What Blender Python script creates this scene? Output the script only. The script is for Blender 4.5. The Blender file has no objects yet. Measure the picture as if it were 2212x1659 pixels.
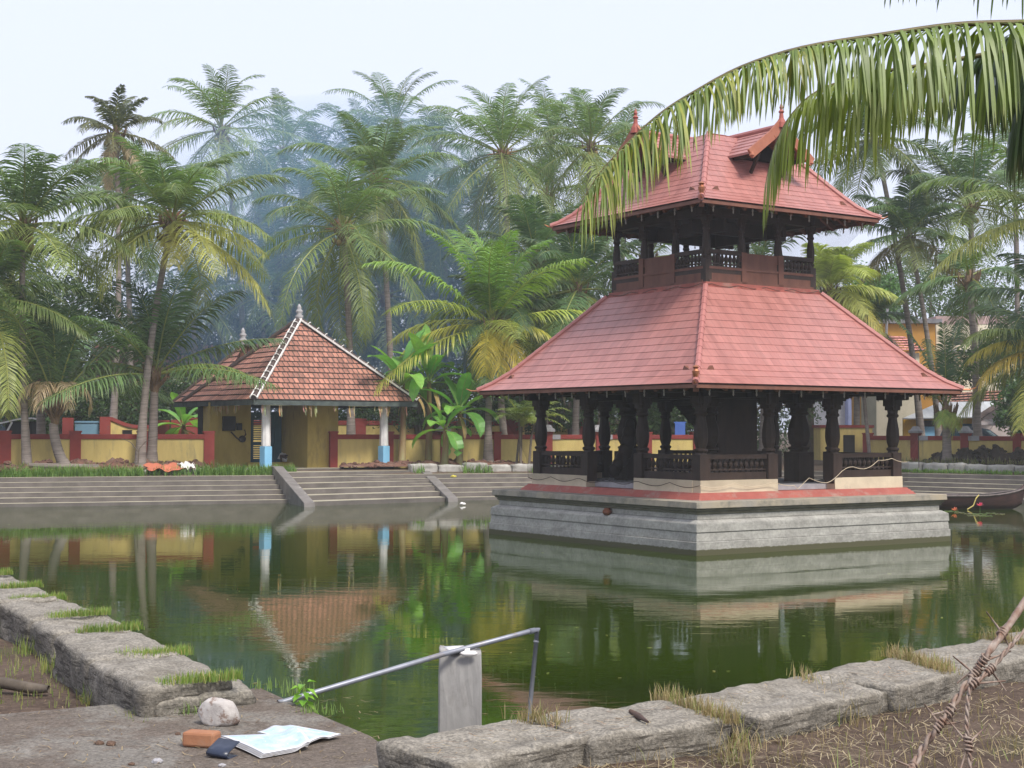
import bpy, bmesh, math, random
import numpy as np
from mathutils import Vector, Matrix, noise as mnoise

# ------------------------------------------------------------------ camera
random.seed(7)
SC = bpy.context.scene
F, PX, PY = 3188.2, 1106.0, 829.5            # focal length and centre, in units of a 2212 px wide photo
PIT, ROLL, EYE = 0.03142, 0.00237, 2.75      # pitch, roll, eye height over the water
cr, sr, cp, sp = math.cos(ROLL), math.sin(ROLL), math.cos(PIT), math.sin(PIT)
FWD = Vector((0, cp, sp)); UP0 = Vector((0, -sp, cp)); RT0 = Vector((1, 0, 0))
RT = RT0 * cr + UP0 * sr; UP = UP0 * cr - RT0 * sr
cam = bpy.data.objects.new('camera', bpy.data.cameras.new('camera'))
SC.collection.objects.link(cam)
M = Matrix((RT, UP, -FWD)).transposed().to_4x4(); M.translation = (0, 0, EYE)
cam.matrix_world = M
cam.data.sensor_width = 36; cam.data.lens = 36 * F / 2212
cam.data.clip_start = .05; cam.data.clip_end = 4000
SC.camera = cam

# ------------------------------------------------------------------ light
SUN_EL, SUN_AZ = 52, 145                      # degrees; azimuth clockwise from +Y
W = bpy.data.worlds.new('World'); SC.world = W; W.use_nodes = True
nt = W.node_tree; nt.nodes.clear()
sky = nt.nodes.new('ShaderNodeTexSky'); sky.sky_type = 'NISHITA'; sky.sun_disc = False
sky.sun_elevation = math.radians(SUN_EL); sky.sun_rotation = math.radians(SUN_AZ)
sky.air_density = 1.0; sky.dust_density = 6.0; sky.ozone_density = 1.0
mixw = nt.nodes.new('ShaderNodeMix'); mixw.data_type = 'RGBA'
mixw.inputs[0].default_value = .8            # a bright veil of thin cloud over the blue
mixw.inputs[7].default_value = (7.0, 7.45, 9.1, 1)
bg = nt.nodes.new('ShaderNodeBackground'); bg.inputs[1].default_value = .1
wo = nt.nodes.new('ShaderNodeOutputWorld')
nt.links.new(sky.outputs[0], mixw.inputs[6]); nt.links.new(mixw.outputs[2], bg.inputs[0]); nt.links.new(bg.outputs[0], wo.inputs[0])
sl = bpy.data.lights.new('sun', 'SUN'); sl.energy = 3.0; sl.angle = math.radians(14); sl.color = (1, .95, .87)
so = bpy.data.objects.new('sun', sl); SC.collection.objects.link(so)
e, a = math.radians(SUN_EL), math.radians(SUN_AZ)
so.rotation_euler = Vector((math.sin(a) * math.cos(e), math.cos(a) * math.cos(e), math.sin(e))).to_track_quat('Z', 'Y').to_euler()
SC.view_settings.view_transform = 'Standard'; SC.view_settings.look = 'None'
SC.view_settings.exposure = 0.58; SC.view_settings.gamma = 1
SC.view_settings.use_curve_mapping = False
SC.render.engine = 'CYCLES'
cy = SC.cycles
cy.max_bounces = 6; cy.diffuse_bounces = 3; cy.glossy_bounces = 3; cy.transmission_bounces = 3
cy.volume_bounces = 1; cy.transparent_max_bounces = 12; cy.use_denoising = True
cy.caustics_reflective = False; cy.caustics_refractive = False

def ray(px, py):
    x, y = (px - PX) / F, (PY - py) / F
    return FWD + RT * x + UP * y
def at(px, py, D):                            # the point D metres out (world Y) seen at that photo pixel
    d = ray(px, py); p = d * (D / d.y); p.z += EYE; return p
def gp(px, py, z):                            # the point at height z seen at that photo pixel
    d = ray(px, py); p = d * ((z - EYE) / d.z); p.z += EYE; return p

# ------------------------------------------------------------------ helpers
COL = SC.collection
def tag(o, label=None, cat=None, group=None, kind=None):
    if label: o['label'] = label
    if cat: o['category'] = cat
    if group: o['group'] = group
    if kind: o['kind'] = kind
    return o
def empty(name, label, cat, loc=(0, 0, 0), rz=0, group=None):
    o = bpy.data.objects.new(name, None); COL.objects.link(o)
    o.location = loc; o.rotation_euler.z = rz; o.empty_display_size = .2
    return tag(o, label, cat, group)
def copy_tree(o, parent=None):
    c = o.copy(); COL.objects.link(c)
    if parent is not None: c.parent = parent
    for ch in [x for x in COL.objects if x.parent == o]: copy_tree(ch, c)
    return c
class MB:
    def __init__(s): s.v = []; s.f = []; s.uv = []; s.c = []; s.has_uv = False; s.has_c = False
    def add(s, vs, fs, uv=None, col=None):
        n = len(s.v); s.v += [tuple(p) for p in vs]; s.f += [tuple(i + n for i in f) for f in fs]
        if uv is not None: s.has_uv = True
        s.uv += list(uv) if uv is not None else [(0, 0)] * len(vs)
        if col is not None: s.has_c = True
        s.c += [tuple(col)] * len(vs) if (col is not None and not hasattr(col[0], '__len__')) else (list(col) if col is not None else [(1, 1, 1)] * len(vs))
        return s
    def box(s, c, size, rz=0, taper=1.0, shear=(0, 0), col=None):
        hx, hy, hz = size[0] / 2, size[1] / 2, size[2] / 2; cz, sz = math.cos(rz), math.sin(rz); vs = []
        for k, z in ((1, -hz), (taper, hz)):
            for x, y in ((-hx, -hy), (hx, -hy), (hx, hy), (-hx, hy)):
                x *= k; y *= k
                if z > 0: x += shear[0]; y += shear[1]
                vs.append((c[0] + x * cz - y * sz, c[1] + x * sz + y * cz, c[2] + z))
        return s.add(vs, [(3, 2, 1, 0), (4, 5, 6, 7), (0, 1, 5, 4), (1, 2, 6, 5), (2, 3, 7, 6), (3, 0, 4, 7)], col=col)
    def beam(s, p, q, w, h, col=None):        # rectangular bar from p to q
        p, q = Vector(p), Vector(q); d = (q - p).normalized()
        side = d.cross(Vector((0, 0, 1)))
        side = side.normalized() if side.length > 1e-4 else Vector((1, 0, 0))
        u = side.cross(d).normalized(); vs = []
        for b in (p, q):
            for i, j in ((-1, -1), (1, -1), (1, 1), (-1, 1)): vs.append(b + side * i * w / 2 + u * j * h / 2)
        return s.add(vs, [(3, 2, 1, 0), (4, 5, 6, 7), (0, 1, 5, 4), (1, 2, 6, 5), (2, 3, 7, 6), (3, 0, 4, 7)], col=col)
    def tube(s, pts, rad, n=8, cap=True, col=None):
        pts = [Vector(p) for p in pts]; vs = []; fs = []
        rad = rad if hasattr(rad, '__len__') else [rad] * len(pts)
        t0 = (pts[1] - pts[0]).normalized()
        ref = Vector((0, 0, 1)) if abs(t0.z) < .9 else Vector((1, 0, 0))
        for i, p in enumerate(pts):
            t = (pts[min(i + 1, len(pts) - 1)] - pts[max(i - 1, 0)]).normalized()
            a_ = t.cross(ref)
            if a_.length < 1e-5: a_ = t.cross(Vector((.3, .8, .2)))
            a_.normalize(); b_ = a_.cross(t); ref = b_.cross(a_) * 0 + ref
            for k in range(n):
                w = 2 * math.pi * k / n
                vs.append(p + (a_ * math.cos(w) + b_ * math.sin(w)) * rad[i])
        for i in range(len(pts) - 1):
            for k in range(n):
                fs.append((i * n + k, i * n + (k + 1) % n, (i + 1) * n + (k + 1) % n, (i + 1) * n + k))
        if cap: fs += [tuple(range(n)), tuple(range((len(pts) - 1) * n, len(pts) * n))[::-1]]
        return s.add(vs, fs, col=col)
    def lathe(s, prof, c=(0, 0, 0), n=12, rot=0, col=None):
        vs = []; fs = []
        for r, z in prof:
            for k in range(n):
                w = 2 * math.pi * k / n + rot
                vs.append((c[0] + r * math.cos(w), c[1] + r * math.sin(w), c[2] + z))
        m = len(prof)
        for i in range(m - 1):
            for k in range(n): fs.append((i * n + k, i * n + (k + 1) % n, (i + 1) * n + (k + 1) % n, (i + 1) * n + k))
        fs += [tuple(range(n))[::-1], tuple(range((m - 1) * n, m * n))]
        return s.add(vs, fs, col=col)
    def ball(s, c, r, n=8, m=6, sq=(1, 1, 1), col=None):
        vs = []; fs = []
        for i in range(m + 1):
            th = math.pi * i / m
            for k in range(n):
                ph = 2 * math.pi * k / n
                vs.append((c[0] + r * sq[0] * math.sin(th) * math.cos(ph), c[1] + r * sq[1] * math.sin(th) * math.sin(ph), c[2] + r * sq[2] * math.cos(th)))
        for i in range(m):
            for k in range(n): fs.append((i * n + k, (i + 1) * n + k, (i + 1) * n + (k + 1) % n, i * n + (k + 1) % n))
        return s.add(vs, fs, col=col)
    def prism(s, poly, z0, z1, col=None):
        n = len(poly); vs = [(p[0], p[1], z0) for p in poly] + [(p[0], p[1], z1) for p in poly]
        fs = [tuple(range(n))[::-1], tuple(range(n, 2 * n))] + [(i, (i + 1) % n, n + (i + 1) % n, n + i) for i in range(n)]
        return s.add(vs, fs, col=col)
    def slab(s, poly3, t):                    # any flat polygon given a thickness along its normal
        P_ = [Vector(p) for p in poly3]; nrm = (P_[1] - P_[0]).cross(P_[2] - P_[0]).normalized() * t; n = len(P_)
        vs = P_ + [p + nrm for p in P_]
        return s.add(vs, [tuple(range(n))[::-1], tuple(range(n, 2 * n))] + [(i, (i + 1) % n, n + (i + 1) % n, n + i) for i in range(n)])
    def build(s, name, mat, parent=None, smooth=False, bevel=0):
        me = bpy.data.meshes.new(name); me.from_pydata(s.v, [], s.f); me.update()
        if s.has_uv:
            idx = np.empty(len(me.loops), dtype=np.int32); me.loops.foreach_get('vertex_index', idx)
            uvl = me.uv_layers.new(name='UVMap'); uvl.data.foreach_set('uv', np.array(s.uv, dtype=np.float32)[idx].ravel())
        if s.has_c:
            ca = me.color_attributes.new('Col', 'FLOAT_COLOR', 'POINT')
            cc = np.ones((len(s.v), 4), dtype=np.float32); cc[:, :3] = np.array(s.c, dtype=np.float32)
            ca.data.foreach_set('color', cc.ravel())
        if smooth: me.polygons.foreach_set('use_smooth', [True] * len(me.polygons))
        me.materials.append(mat)
        o = bpy.data.objects.new(name, me); COL.objects.link(o)
        if parent is not None: o.parent = parent
        if bevel:
            b = o.modifiers.new('bevel', 'BEVEL'); b.width = bevel; b.segments = 2; b.limit_method = 'ANGLE'
        return o

# ------------------------------------------------------------------ materials
def newmat(name):
    m = bpy.data.materials.new(name); m.use_nodes = True; n = m.node_tree; n.nodes.clear()
    out = n.nodes.new('ShaderNodeOutputMaterial'); b = n.nodes.new('ShaderNodeBsdfPrincipled')
    n.links.new(b.outputs[0], out.inputs[0]); return m, n, b, out
def L4(c): return (c[0], c[1], c[2], 1)
def texco(n, kind, scale=(1, 1, 1)):
    t = n.nodes.new('ShaderNodeTexCoord'); mp = n.nodes.new('ShaderNodeMapping')
    n.links.new(t.outputs[kind], mp.inputs[0]); mp.inputs[3].default_value = scale; return mp.outputs[0]
def noise(n, vec, scale, detail=5, rough=.6):
    t = n.nodes.new('ShaderNodeTexNoise'); t.inputs['Scale'].default_value = scale; t.inputs['Detail'].default_value = detail
    t.inputs['Roughness'].default_value = rough; n.links.new(vec, t.inputs['Vector']); return t.outputs[0]
def ramp(n, fac, stops):
    r = n.nodes.new('ShaderNodeValToRGB'); n.links.new(fac, r.inputs[0]); cr_ = r.color_ramp
    while len(cr_.elements) > len(stops): cr_.elements.remove(cr_.elements[-1])
    while len(cr_.elements) < len(stops): cr_.elements.new(.5)
    for el, (p, c) in zip(cr_.elements, stops): el.position = p; el.color = L4(c)
    return r.outputs[0]
def mixc(n, fac, a_, b_, mode='MIX'):
    x = n.nodes.new('ShaderNodeMix'); x.data_type = 'RGBA'; x.blend_type = mode
    for sock, val in ((x.inputs[0], fac), (x.inputs[6], a_), (x.inputs[7], b_)):
        if hasattr(val, 'is_output'): n.links.new(val, sock)
        elif isinstance(val, (int, float)): sock.default_value = val
        else: sock.default_value = L4(val)
    return x.outputs[2]
def bump(n, b, h, strength=.3, dist=.02):
    bp = n.nodes.new('ShaderNodeBump'); bp.inputs['Strength'].default_value = strength; bp.inputs['Distance'].default_value = dist
    n.links.new(h, bp.inputs['Height']); n.links.new(bp.outputs[0], b.inputs['Normal']); return bp
def plain(name, c1, c2=None, scale=6, rough=.7, bstr=.2, bdist=.01, stretch=(1, 1, 1), dirt=None, dirtscale=1.5, dirtamt=(.55, .75), spec=.3, metal=0, coord='Object'):
    m, n, b, o = newmat(name); c2 = c2 or tuple(x * .7 for x in c1)
    v = texco(n, coord, stretch); nz = noise(n, v, scale)
    col = ramp(n, nz, [(.3, c2), (.7, c1)])
    if dirt:
        nd = noise(n, v, dirtscale, 6, .7); f = ramp(n, nd, [(dirtamt[0], (0, 0, 0)), (dirtamt[1], (1, 1, 1))]); col = mixc(n, f, col, dirt)
    n.links.new(col, b.inputs['Base Color']); b.inputs['Roughness'].default_value = rough
    b.inputs['Specular IOR Level'].default_value = spec; b.inputs['Metallic'].default_value = metal
    if bstr: bump(n, b, noise(n, v, scale * 3, 6, .7), bstr, bdist)
    return m
def tile_mat(name, c1, c2, joint, bw, bh, mortar=.012, wave=0, dirt=None, rough=.6, spec=.3, var=.5, dscale=.7, damt=(.5, .8), spots=None):
    m, n, b, o = newmat(name); v = texco(n, 'UV'); br = n.nodes.new('ShaderNodeTexBrick'); n.links.new(v, br.inputs['Vector'])
    br.inputs['Scale'].default_value = 1; br.inputs['Brick Width'].default_value = bw; br.inputs['Row Height'].default_value = bh
    br.inputs['Mortar Size'].default_value = mortar; br.inputs['Mortar Smooth'].default_value = .3; br.inputs['Bias'].default_value = 0
    br.inputs['Color1'].default_value = L4(c1); br.inputs['Color2'].default_value = L4(c2); br.inputs['Mortar'].default_value = L4(joint)
    nz = noise(n, texco(n, 'Object'), 1.1, 6, .65)
    col = mixc(n, var, br.outputs[0], ramp(n, nz, [(.3, (.62, .6, .6)), (.7, (1.25, 1.25, 1.25))]), 'MULTIPLY')
    sk = noise(n, texco(n, 'UV', (2.6, .3, 1)), 1.6, 7, .7); col = mixc(n, .75, col, ramp(n, sk, [(.3, (.6, .58, .57)), (.5, (1, 1, 1)), (.7, (1.22, 1.2, 1.2))]), 'MULTIPLY')
    if dirt:
        nd = noise(n, texco(n, 'Object'), dscale, 8, .75); col = mixc(n, ramp(n, nd, [(damt[0], (0, 0, 0)), (damt[1], (1, 1, 1))]), col, dirt)
    if spots:
        ns = noise(n, texco(n, 'Object', (1, 1, .5)), 2.6, 3, .5); col = mixc(n, ramp(n, ns, [(.72, (0, 0, 0)), (.76, (1, 1, 1))]), col, spots)
    n.links.new(col, b.inputs['Base Color']); b.inputs['Roughness'].default_value = rough; b.inputs['Specular IOR Level'].default_value = spec
    h = br.outputs[1]
    if wave:
        wv = n.nodes.new('ShaderNodeTexWave'); wv.inputs['Scale'].default_value = wave; n.links.new(v, wv.inputs[0])
        mm = n.nodes.new('ShaderNodeMath'); mm.operation = 'SUBTRACT'; n.links.new(wv.outputs[1], mm.inputs[0]); n.links.new(h, mm.inputs[1]); bump(n, b, mm.outputs[0], .6, .03)
    else:
        bp = bump(n, b, h, .5, .012); bp.invert = True
    return m
def leaf_mat(name, trans=.3, rough=.45, nscale=3):
    m, n, b, o = newmat(name); at_ = n.nodes.new('ShaderNodeAttribute'); at_.attribute_name = 'Col'
    nz = noise(n, texco(n, 'Object'), nscale, 3)
    col = mixc(n, .6, at_.outputs[0], ramp(n, nz, [(.3, (.6, .65, .6)), (.7, (1.35, 1.3, 1.2))]), 'MULTIPLY')
    n.links.new(col, b.inputs['Base Color']); b.inputs['Roughness'].default_value = rough; b.inputs['Specular IOR Level'].default_value = .4
    tr = n.nodes.new('ShaderNodeBsdfTranslucent'); tc = mixc(n, 1, col, (1.6, 1.7, .7), 'MULTIPLY'); n.links.new(tc, tr.inputs[0])
    mx = n.nodes.new('ShaderNodeMixShader'); mx.inputs[0].default_value = trans
    n.links.new(b.outputs[0], mx.inputs[1]); n.links.new(tr.outputs[0], mx.inputs[2]); n.links.new(mx.outputs[0], o.inputs[0]); return m

MT = {}
MT['leaf'] = leaf_mat('palm_leaf'); MT['leaf_big'] = leaf_mat('broad_leaf', .35, .35); MT['grass'] = leaf_mat('grass_blade', .3, .6, 2)
MT['trunk'] = plain('palm_bark', (.31, .265, .235), (.15, .122, .105), 2.2, .9, .8, .04, (.6, .6, 7), dirt=(.1, .085, .07), dirtscale=.9)
MT['bark'] = plain('bark', (.16, .13, .1), (.08, .065, .05), 6, .9, .4, .03, (1, 1, .3))
MT['fibre'] = plain('palm_fibre', (.2, .13, .07), (.1, .065, .04), 12, .9, .4, .02)
MT['nut'] = plain('coconut_husk', (.3, .2, .07), (.18, .16, .05), 3, .6)
MT['wood'] = plain('dark_wood', (.055, .033, .025), (.028, .018, .014), 4, .6, .25, .01, (1, 1, .25))
MT['wood_red'] = plain('red_brown_wood', (.2, .085, .055), (.12, .05, .035), 3, .6, .25, .01, (1, 1, .4))
MT['cream'] = plain('cream_plaster', (.6, .51, .37), (.48, .4, .29), 2.5, .85, .1, dirt=(.3, .27, .22), dirtscale=1.2, dirtamt=(.6, .8))
MT['redpaint'] = plain('red_oxide_paint', (.34, .095, .07), (.26, .07, .055), 3, .65, .1, dirt=(.3, .2, .16), dirtscale=2.2, dirtamt=(.5, .7))
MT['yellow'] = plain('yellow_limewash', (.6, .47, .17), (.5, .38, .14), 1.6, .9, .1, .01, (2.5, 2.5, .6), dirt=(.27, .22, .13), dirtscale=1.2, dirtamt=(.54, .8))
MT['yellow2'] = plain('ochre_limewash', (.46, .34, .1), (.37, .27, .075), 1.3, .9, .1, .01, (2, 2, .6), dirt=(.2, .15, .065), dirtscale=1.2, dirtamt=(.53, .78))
MT['wallred'] = plain('brick_red_paint', (.27, .05, .04), (.2, .035, .03), 2, .8, .1, dirt=(.14, .06, .05), dirtscale=2)
MT['cement'] = plain('cement', (.4, .39, .4), (.28, .27, .28), 4, .9, .3)
MT['stone'] = None
MT['blue'] = plain('sky_blue_paint', (.23, .48, .68), (.19, .42, .62), 2, .6, .05)
MT['white'] = plain('white_paint', (.72, .7, .68), (.55, .53, .52), 3, .7, .1, dirt=(.4, .37, .33), dirtscale=2)
MT['teal'] = plain('teal_paint', (.03, .09, .12), (.02, .06, .085), 3, .6, .1)
MT['fascia'] = plain('green_grey_fascia', (.09, .11, .1), (.04, .05, .05), 3, .8, .1)
MT['pipe'] = plain('galvanised_pipe', (.27, .28, .32), (.19, .2, .23), 12, .4, .1, .002, metal=.3, dirt=(.2, .17, .15), dirtscale=9)
MT['rust'] = plain('rusty_wire', (.3, .25, .21), (.16, .085, .055), 60, .7, .4, .001, spec=.4)
MT['soil'] = plain('soil', (.16, .1, .07), (.08, .052, .038), 9, .95, .6, .03)
MT['copper'] = plain('copper', (.55, .24, .12), (.35, .13, .07), 6, .35, .1, metal=.7)
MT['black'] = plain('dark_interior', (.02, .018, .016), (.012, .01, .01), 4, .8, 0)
MT['boat'] = plain('tarred_boat_wood', (.07, .035, .03), (.035, .02, .018), 5, .5, .3, .01, (.3, 2, 2))
# ------------------------------------------------------------------ special materials
def stone_mat():
    m, n, b, o = newmat('granite'); v = texco(n, 'Object')
    c = ramp(n, noise(n, v, 7, 8, .75), [(.3, (.13, .116, .097)), (.5, (.235, .215, .182)), (.72, (.33, .305, .265))])
    sp_ = noise(n, v, 60, 3, .6); c = mixc(n, .75, c, ramp(n, sp_, [(.35, (.5, .5, .5)), (.65, (1.35, 1.33, 1.3))]), 'MULTIPLY')
    st = noise(n, texco(n, 'Object', (1.5, 1.5, 16)), 2.2, 6, .7)
    geo = n.nodes.new('ShaderNodeNewGeometry'); sx = n.nodes.new('ShaderNodeSeparateXYZ'); n.links.new(geo.outputs['Normal'], sx.inputs[0])
    side = ramp(n, sx.outputs[2], [(.35, (1, 1, 1)), (.8, (0, 0, 0))])
    crack = mixc(n, 1, ramp(n, st, [(.42, (1, 1, 1)), (.47, (0, 0, 0))]), side, 'MULTIPLY')
    c = mixc(n, crack, c, (.075, .066, .055))
    nd = noise(n, v, 2.3, 7, .75); c = mixc(n, ramp(n, nd, [(.55, (0, 0, 0)), (.7, (.8, .8, .8))]), c, (.15, .13, .1))
    lich = ramp(n, noise(n, texco(n, 'Object', (1, 1, 1.6)), 5.5, 9, .78), [(.38, (0, 0, 0)), (.62, (.7, .7, .7))]); c = mixc(n, mixc(n, 1, lich, side, 'MULTIPLY'), c, (.06, .054, .044))
    n.links.new(c, b.inputs['Base Color']); b.inputs['Roughness'].default_value = .9; b.inputs['Specular IOR Level'].default_value = .2
    mm = n.nodes.new('ShaderNodeMath'); mm.operation = 'MULTIPLY_ADD'; n.links.new(st, mm.inputs[0]); mm.inputs[1].default_value = .9; n.links.new(sp_, mm.inputs[2])
    bump(n, b, mm.outputs[0], .6, .02); return m
MT['stone'] = stone_mat()
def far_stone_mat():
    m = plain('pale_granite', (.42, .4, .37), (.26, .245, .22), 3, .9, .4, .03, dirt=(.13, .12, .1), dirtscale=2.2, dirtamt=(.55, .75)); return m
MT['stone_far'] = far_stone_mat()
def plinth_mat():
    m, n, b, o = newmat('weathered_plinth'); v = texco(n, 'Object'); vs = texco(n, 'Object', (.7, .7, 1.6))
    c = ramp(n, noise(n, vs, 2.5, 8, .7), [(.3, (.2, .192, .172)), (.5, (.3, .29, .262)), (.7, (.4, .388, .352))])
    c = mixc(n, .6, c, ramp(n, noise(n, v, 14, 6, .7), [(.35, (.65, .65, .65)), (.65, (1.2, 1.2, 1.18))]), 'MULTIPLY')
    streak = noise(n, texco(n, 'Object', (2.5, 2.5, .5)), 1.3, 7, .75); c = mixc(n, ramp(n, streak, [(.55, (0, 0, 0)), (.8, (.55, .55, .55))]), c, (.17, .165, .15))
    sx = n.nodes.new('ShaderNodeSeparateXYZ'); n.links.new(v, sx.inputs[0])
    ad = n.nodes.new('ShaderNodeMath'); ad.operation = 'MULTIPLY_ADD'; n.links.new(noise(n, texco(n, 'Object', (1, 1, .1)), 9, 4), ad.inputs[0]); ad.inputs[1].default_value = .06; n.links.new(sx.outputs[2], ad.inputs[2])
    c = mixc(n, ramp(n, ad.outputs[0], [(.15, (1, 1, 1)), (.168, (0, 0, 0))]), c, (.07, .066, .03))
    n.links.new(c, b.inputs['Base Color']); b.inputs['Roughness'].default_value = .85; bump(n, b, noise(n, v, 22, 6, .7), .35, .012); return m
MT['plinth'] = plinth_mat()
MT['coping'] = plain('plinth_coping', (.34, .285, .2), (.25, .235, .21), 1.1, .9, .3, .01, dirt=(.16, .15, .125), dirtscale=2.4, dirtamt=(.46, .68))
MT['mould'] = plain('mossy_moulding', (.2, .19, .15), (.11, .105, .07), 3, .9, .3, .01, (1, 1, 4))
MT['step0'] = plain('step_concrete', (.3, .265, .245), (.2, .178, .168), 1.6, .9, .3, .01, (1, 1, 1), dirt=(.36, .33, .24), dirtscale=.8, dirtamt=(.55, .8))
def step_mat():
    m = plain('dusty_lit_step', (.17, .15, .136), (.105, .092, .085), 1.6, .92, .3, .01, dirt=(.1, .09, .08), dirtscale=1.1, dirtamt=(.5, .75)); n = m.node_tree; b = n.nodes['Principled BSDF']; old = b.inputs['Base Color'].links[0].from_socket
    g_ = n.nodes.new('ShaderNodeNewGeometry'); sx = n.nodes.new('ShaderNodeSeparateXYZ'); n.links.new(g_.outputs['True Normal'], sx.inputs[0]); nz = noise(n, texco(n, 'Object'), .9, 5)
    dust_light = ramp(n, nz, [(.3, (.3, .275, .2)), (.7, (.46, .42, .31))]); n.links.new(mixc(n, ramp(n, sx.outputs[2], [(.6, (0, 0, 0)), (.9, (.8, .8, .8))]), old, dust_light), b.inputs['Base Color']); return m  # treads paler than risers: dust tone plus the brighter top light painted in
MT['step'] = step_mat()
def landing_mat():
    m, n, b, o = newmat('landing_concrete'); v = texco(n, 'Object'); c = ramp(n, noise(n, v, 2.4, 8, .7), [(.3, (.182, .166, .146)), (.7, (.285, .265, .235))])
    soil = ramp(n, noise(n, v, 6, 8, .75), [(.3, (.11, .086, .07)), (.7, (.2, .165, .137))]); c = mixc(n, ramp(n, noise(n, v, 1.25, 9, .72), [(.44, (0, 0, 0)), (.53, (.9, .9, .9))]), c, soil)
    c = mixc(n, .8, c, ramp(n, noise(n, v, 55, 5, .75), [(.34, (.45, .45, .45)), (.66, (1.45, 1.43, 1.4))]), 'MULTIPLY'); pale = noise(n, v, 90, 2, .5); c = mixc(n, ramp(n, pale, [(.68, (0, 0, 0)), (.72, (.7, .7, .7))]), c, (.42, .36, .28))
    n.links.new(c, b.inputs['Base Color']); b.inputs['Roughness'].default_value = .93; b.inputs['Specular IOR Level'].default_value = .15; bump(n, b, noise(n, v, 30, 8, .8), .9, .02); return m
MT['landing'] = landing_mat()
MT['rooftile'] = tile_mat('red_clay_tile', (.39, .165, .14), (.335, .136, .116), (.27, .11, .095), .24, .25, .008, rough=.42, spec=.45, var=.3, dirt=(.3, .15, .13), dscale=1.1, damt=(.5, .85))
MT['hiptile'] = plain('hip_tile', (.4, .165, .145), (.33, .13, .115), 2, .5, .1)
MT['oldtile'] = tile_mat('old_country_tile', (.45, .205, .145), (.28, .125, .09), (.07, .05, .045), .23, .36, .028, wave=1.36, rough=.8, var=.75, dirt=(.13, .085, .065), dscale=1.4, damt=(.5, .8), spots=(.6, .48, .4))
MT['pinktile'] = tile_mat('pink_tile', (.6, .26, .22), (.55, .22, .2), (.3, .12, .1), .3, .35, .03, rough=.6)
MT['mortar'] = plain('whitewashed_mortar', (.82, .8, .78), (.62, .58, .55), 9, .9, .3)
MT['tin'] = plain('tin_sheet', (.5, .52, .55), (.38, .39, .4), 2, .5, .3, .02, (9, .3, 1), dirt=(.3, .13, .07), dirtscale=.7, dirtamt=(.58, .68))

def ground_mat():
    m, n, b, o = newmat('ground_soil'); v = texco(n, 'Object')
    c = ramp(n, noise(n, v, 1.7, 8, .7), [(.3, (.078, .056, .044)), (.55, (.135, .098, .076)), (.75, (.18, .138, .1))])
    c = mixc(n, .7, c, ramp(n, noise(n, v, 28, 6, .75), [(.35, (.5, .5, .5)), (.65, (1.4, 1.38, 1.35))]), 'MULTIPLY')
    g = noise(n, v, .9, 6, .7); c = mixc(n, ramp(n, g, [(.56, (0, 0, 0)), (.72, (.8, .8, .8))]), c, (.1, .11, .045))
    n.links.new(c, b.inputs['Base Color']); b.inputs['Roughness'].default_value = .95; b.inputs['Specular IOR Level'].default_value = .1
    bump(n, b, noise(n, v, 14, 8, .75), .8, .05); return m
def water_mat():
    m, n, b, o = newmat('pond_water')
    b.inputs['Base Color'].default_value = (.024, .042, .002, 1); b.inputs['Roughness'].default_value = .015; b.inputs['IOR'].default_value = 1.36
    v1 = noise(n, texco(n, 'Object', (.55, 1.3, 1)), 1.7, 3, .5); v2 = noise(n, texco(n, 'Object', (.5, 1.5, 1)), 6.5, 2, .5)
    patch = ramp(n, noise(n, texco(n, 'Object'), .13, 2), [(.35, (.12, .12, .12)), (.65, (1, 1, 1))])
    mm = n.nodes.new('ShaderNodeMath'); mm.operation = 'MULTIPLY_ADD'; n.links.new(v2, mm.inputs[0]); mm.inputs[1].default_value = .22; n.links.new(v1, mm.inputs[2])
    m2 = n.nodes.new('ShaderNodeMath'); m2.operation = 'MULTIPLY'; n.links.new(mm.outputs[0], m2.inputs[0]); n.links.new(patch, m2.inputs[1])
    rg_ = ramp(n, noise(n, texco(n, 'Object', (.3, 1, 1)), .5, 5, .7), [(.45, (.012,) * 3), (.62, (.06,) * 3)]); n.links.new(rg_, b.inputs['Roughness'])
    bump(n, b, m2.outputs[0], 1, .0045); return m

# ------------------------------------------------------------------ ground, water, steps
N0 = Vector((-.66, 6.9, 0)); RRv = Vector((44.9, 40.7, 0)); FCv = Vector((13.4, 67.1, 0)); LFv = Vector((-26.5, 52.5, 0))
def zz(v, z): return Vector((v[0], v[1], z))
ring1 = [zz(N0, 1.15), zz(RRv, 1.0), zz(FCv, .95), zz(LFv, .95)]
ring2 = [Vector((-.66, 6.8, 1.16)), Vector((45.6, 41.3, 1.2)), Vector((13.6, 68.1, 1.12)), Vector((-27.6, 53.1, 1.08))]
ring3 = [Vector((-.6, -40, 1.17)), Vector((900, 30, 1.4)), Vector((200, 1600, 1.5)), Vector((-900, 60, 1.3))]
mb = MB()
for A_, B_ in ((ring1, ring2), (ring2, ring3)):
    for i in range(4):
        j = (i + 1) % 4; mb.add([A_[i], A_[j], B_[j], B_[i]], [(0, 1, 2, 3)])
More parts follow.
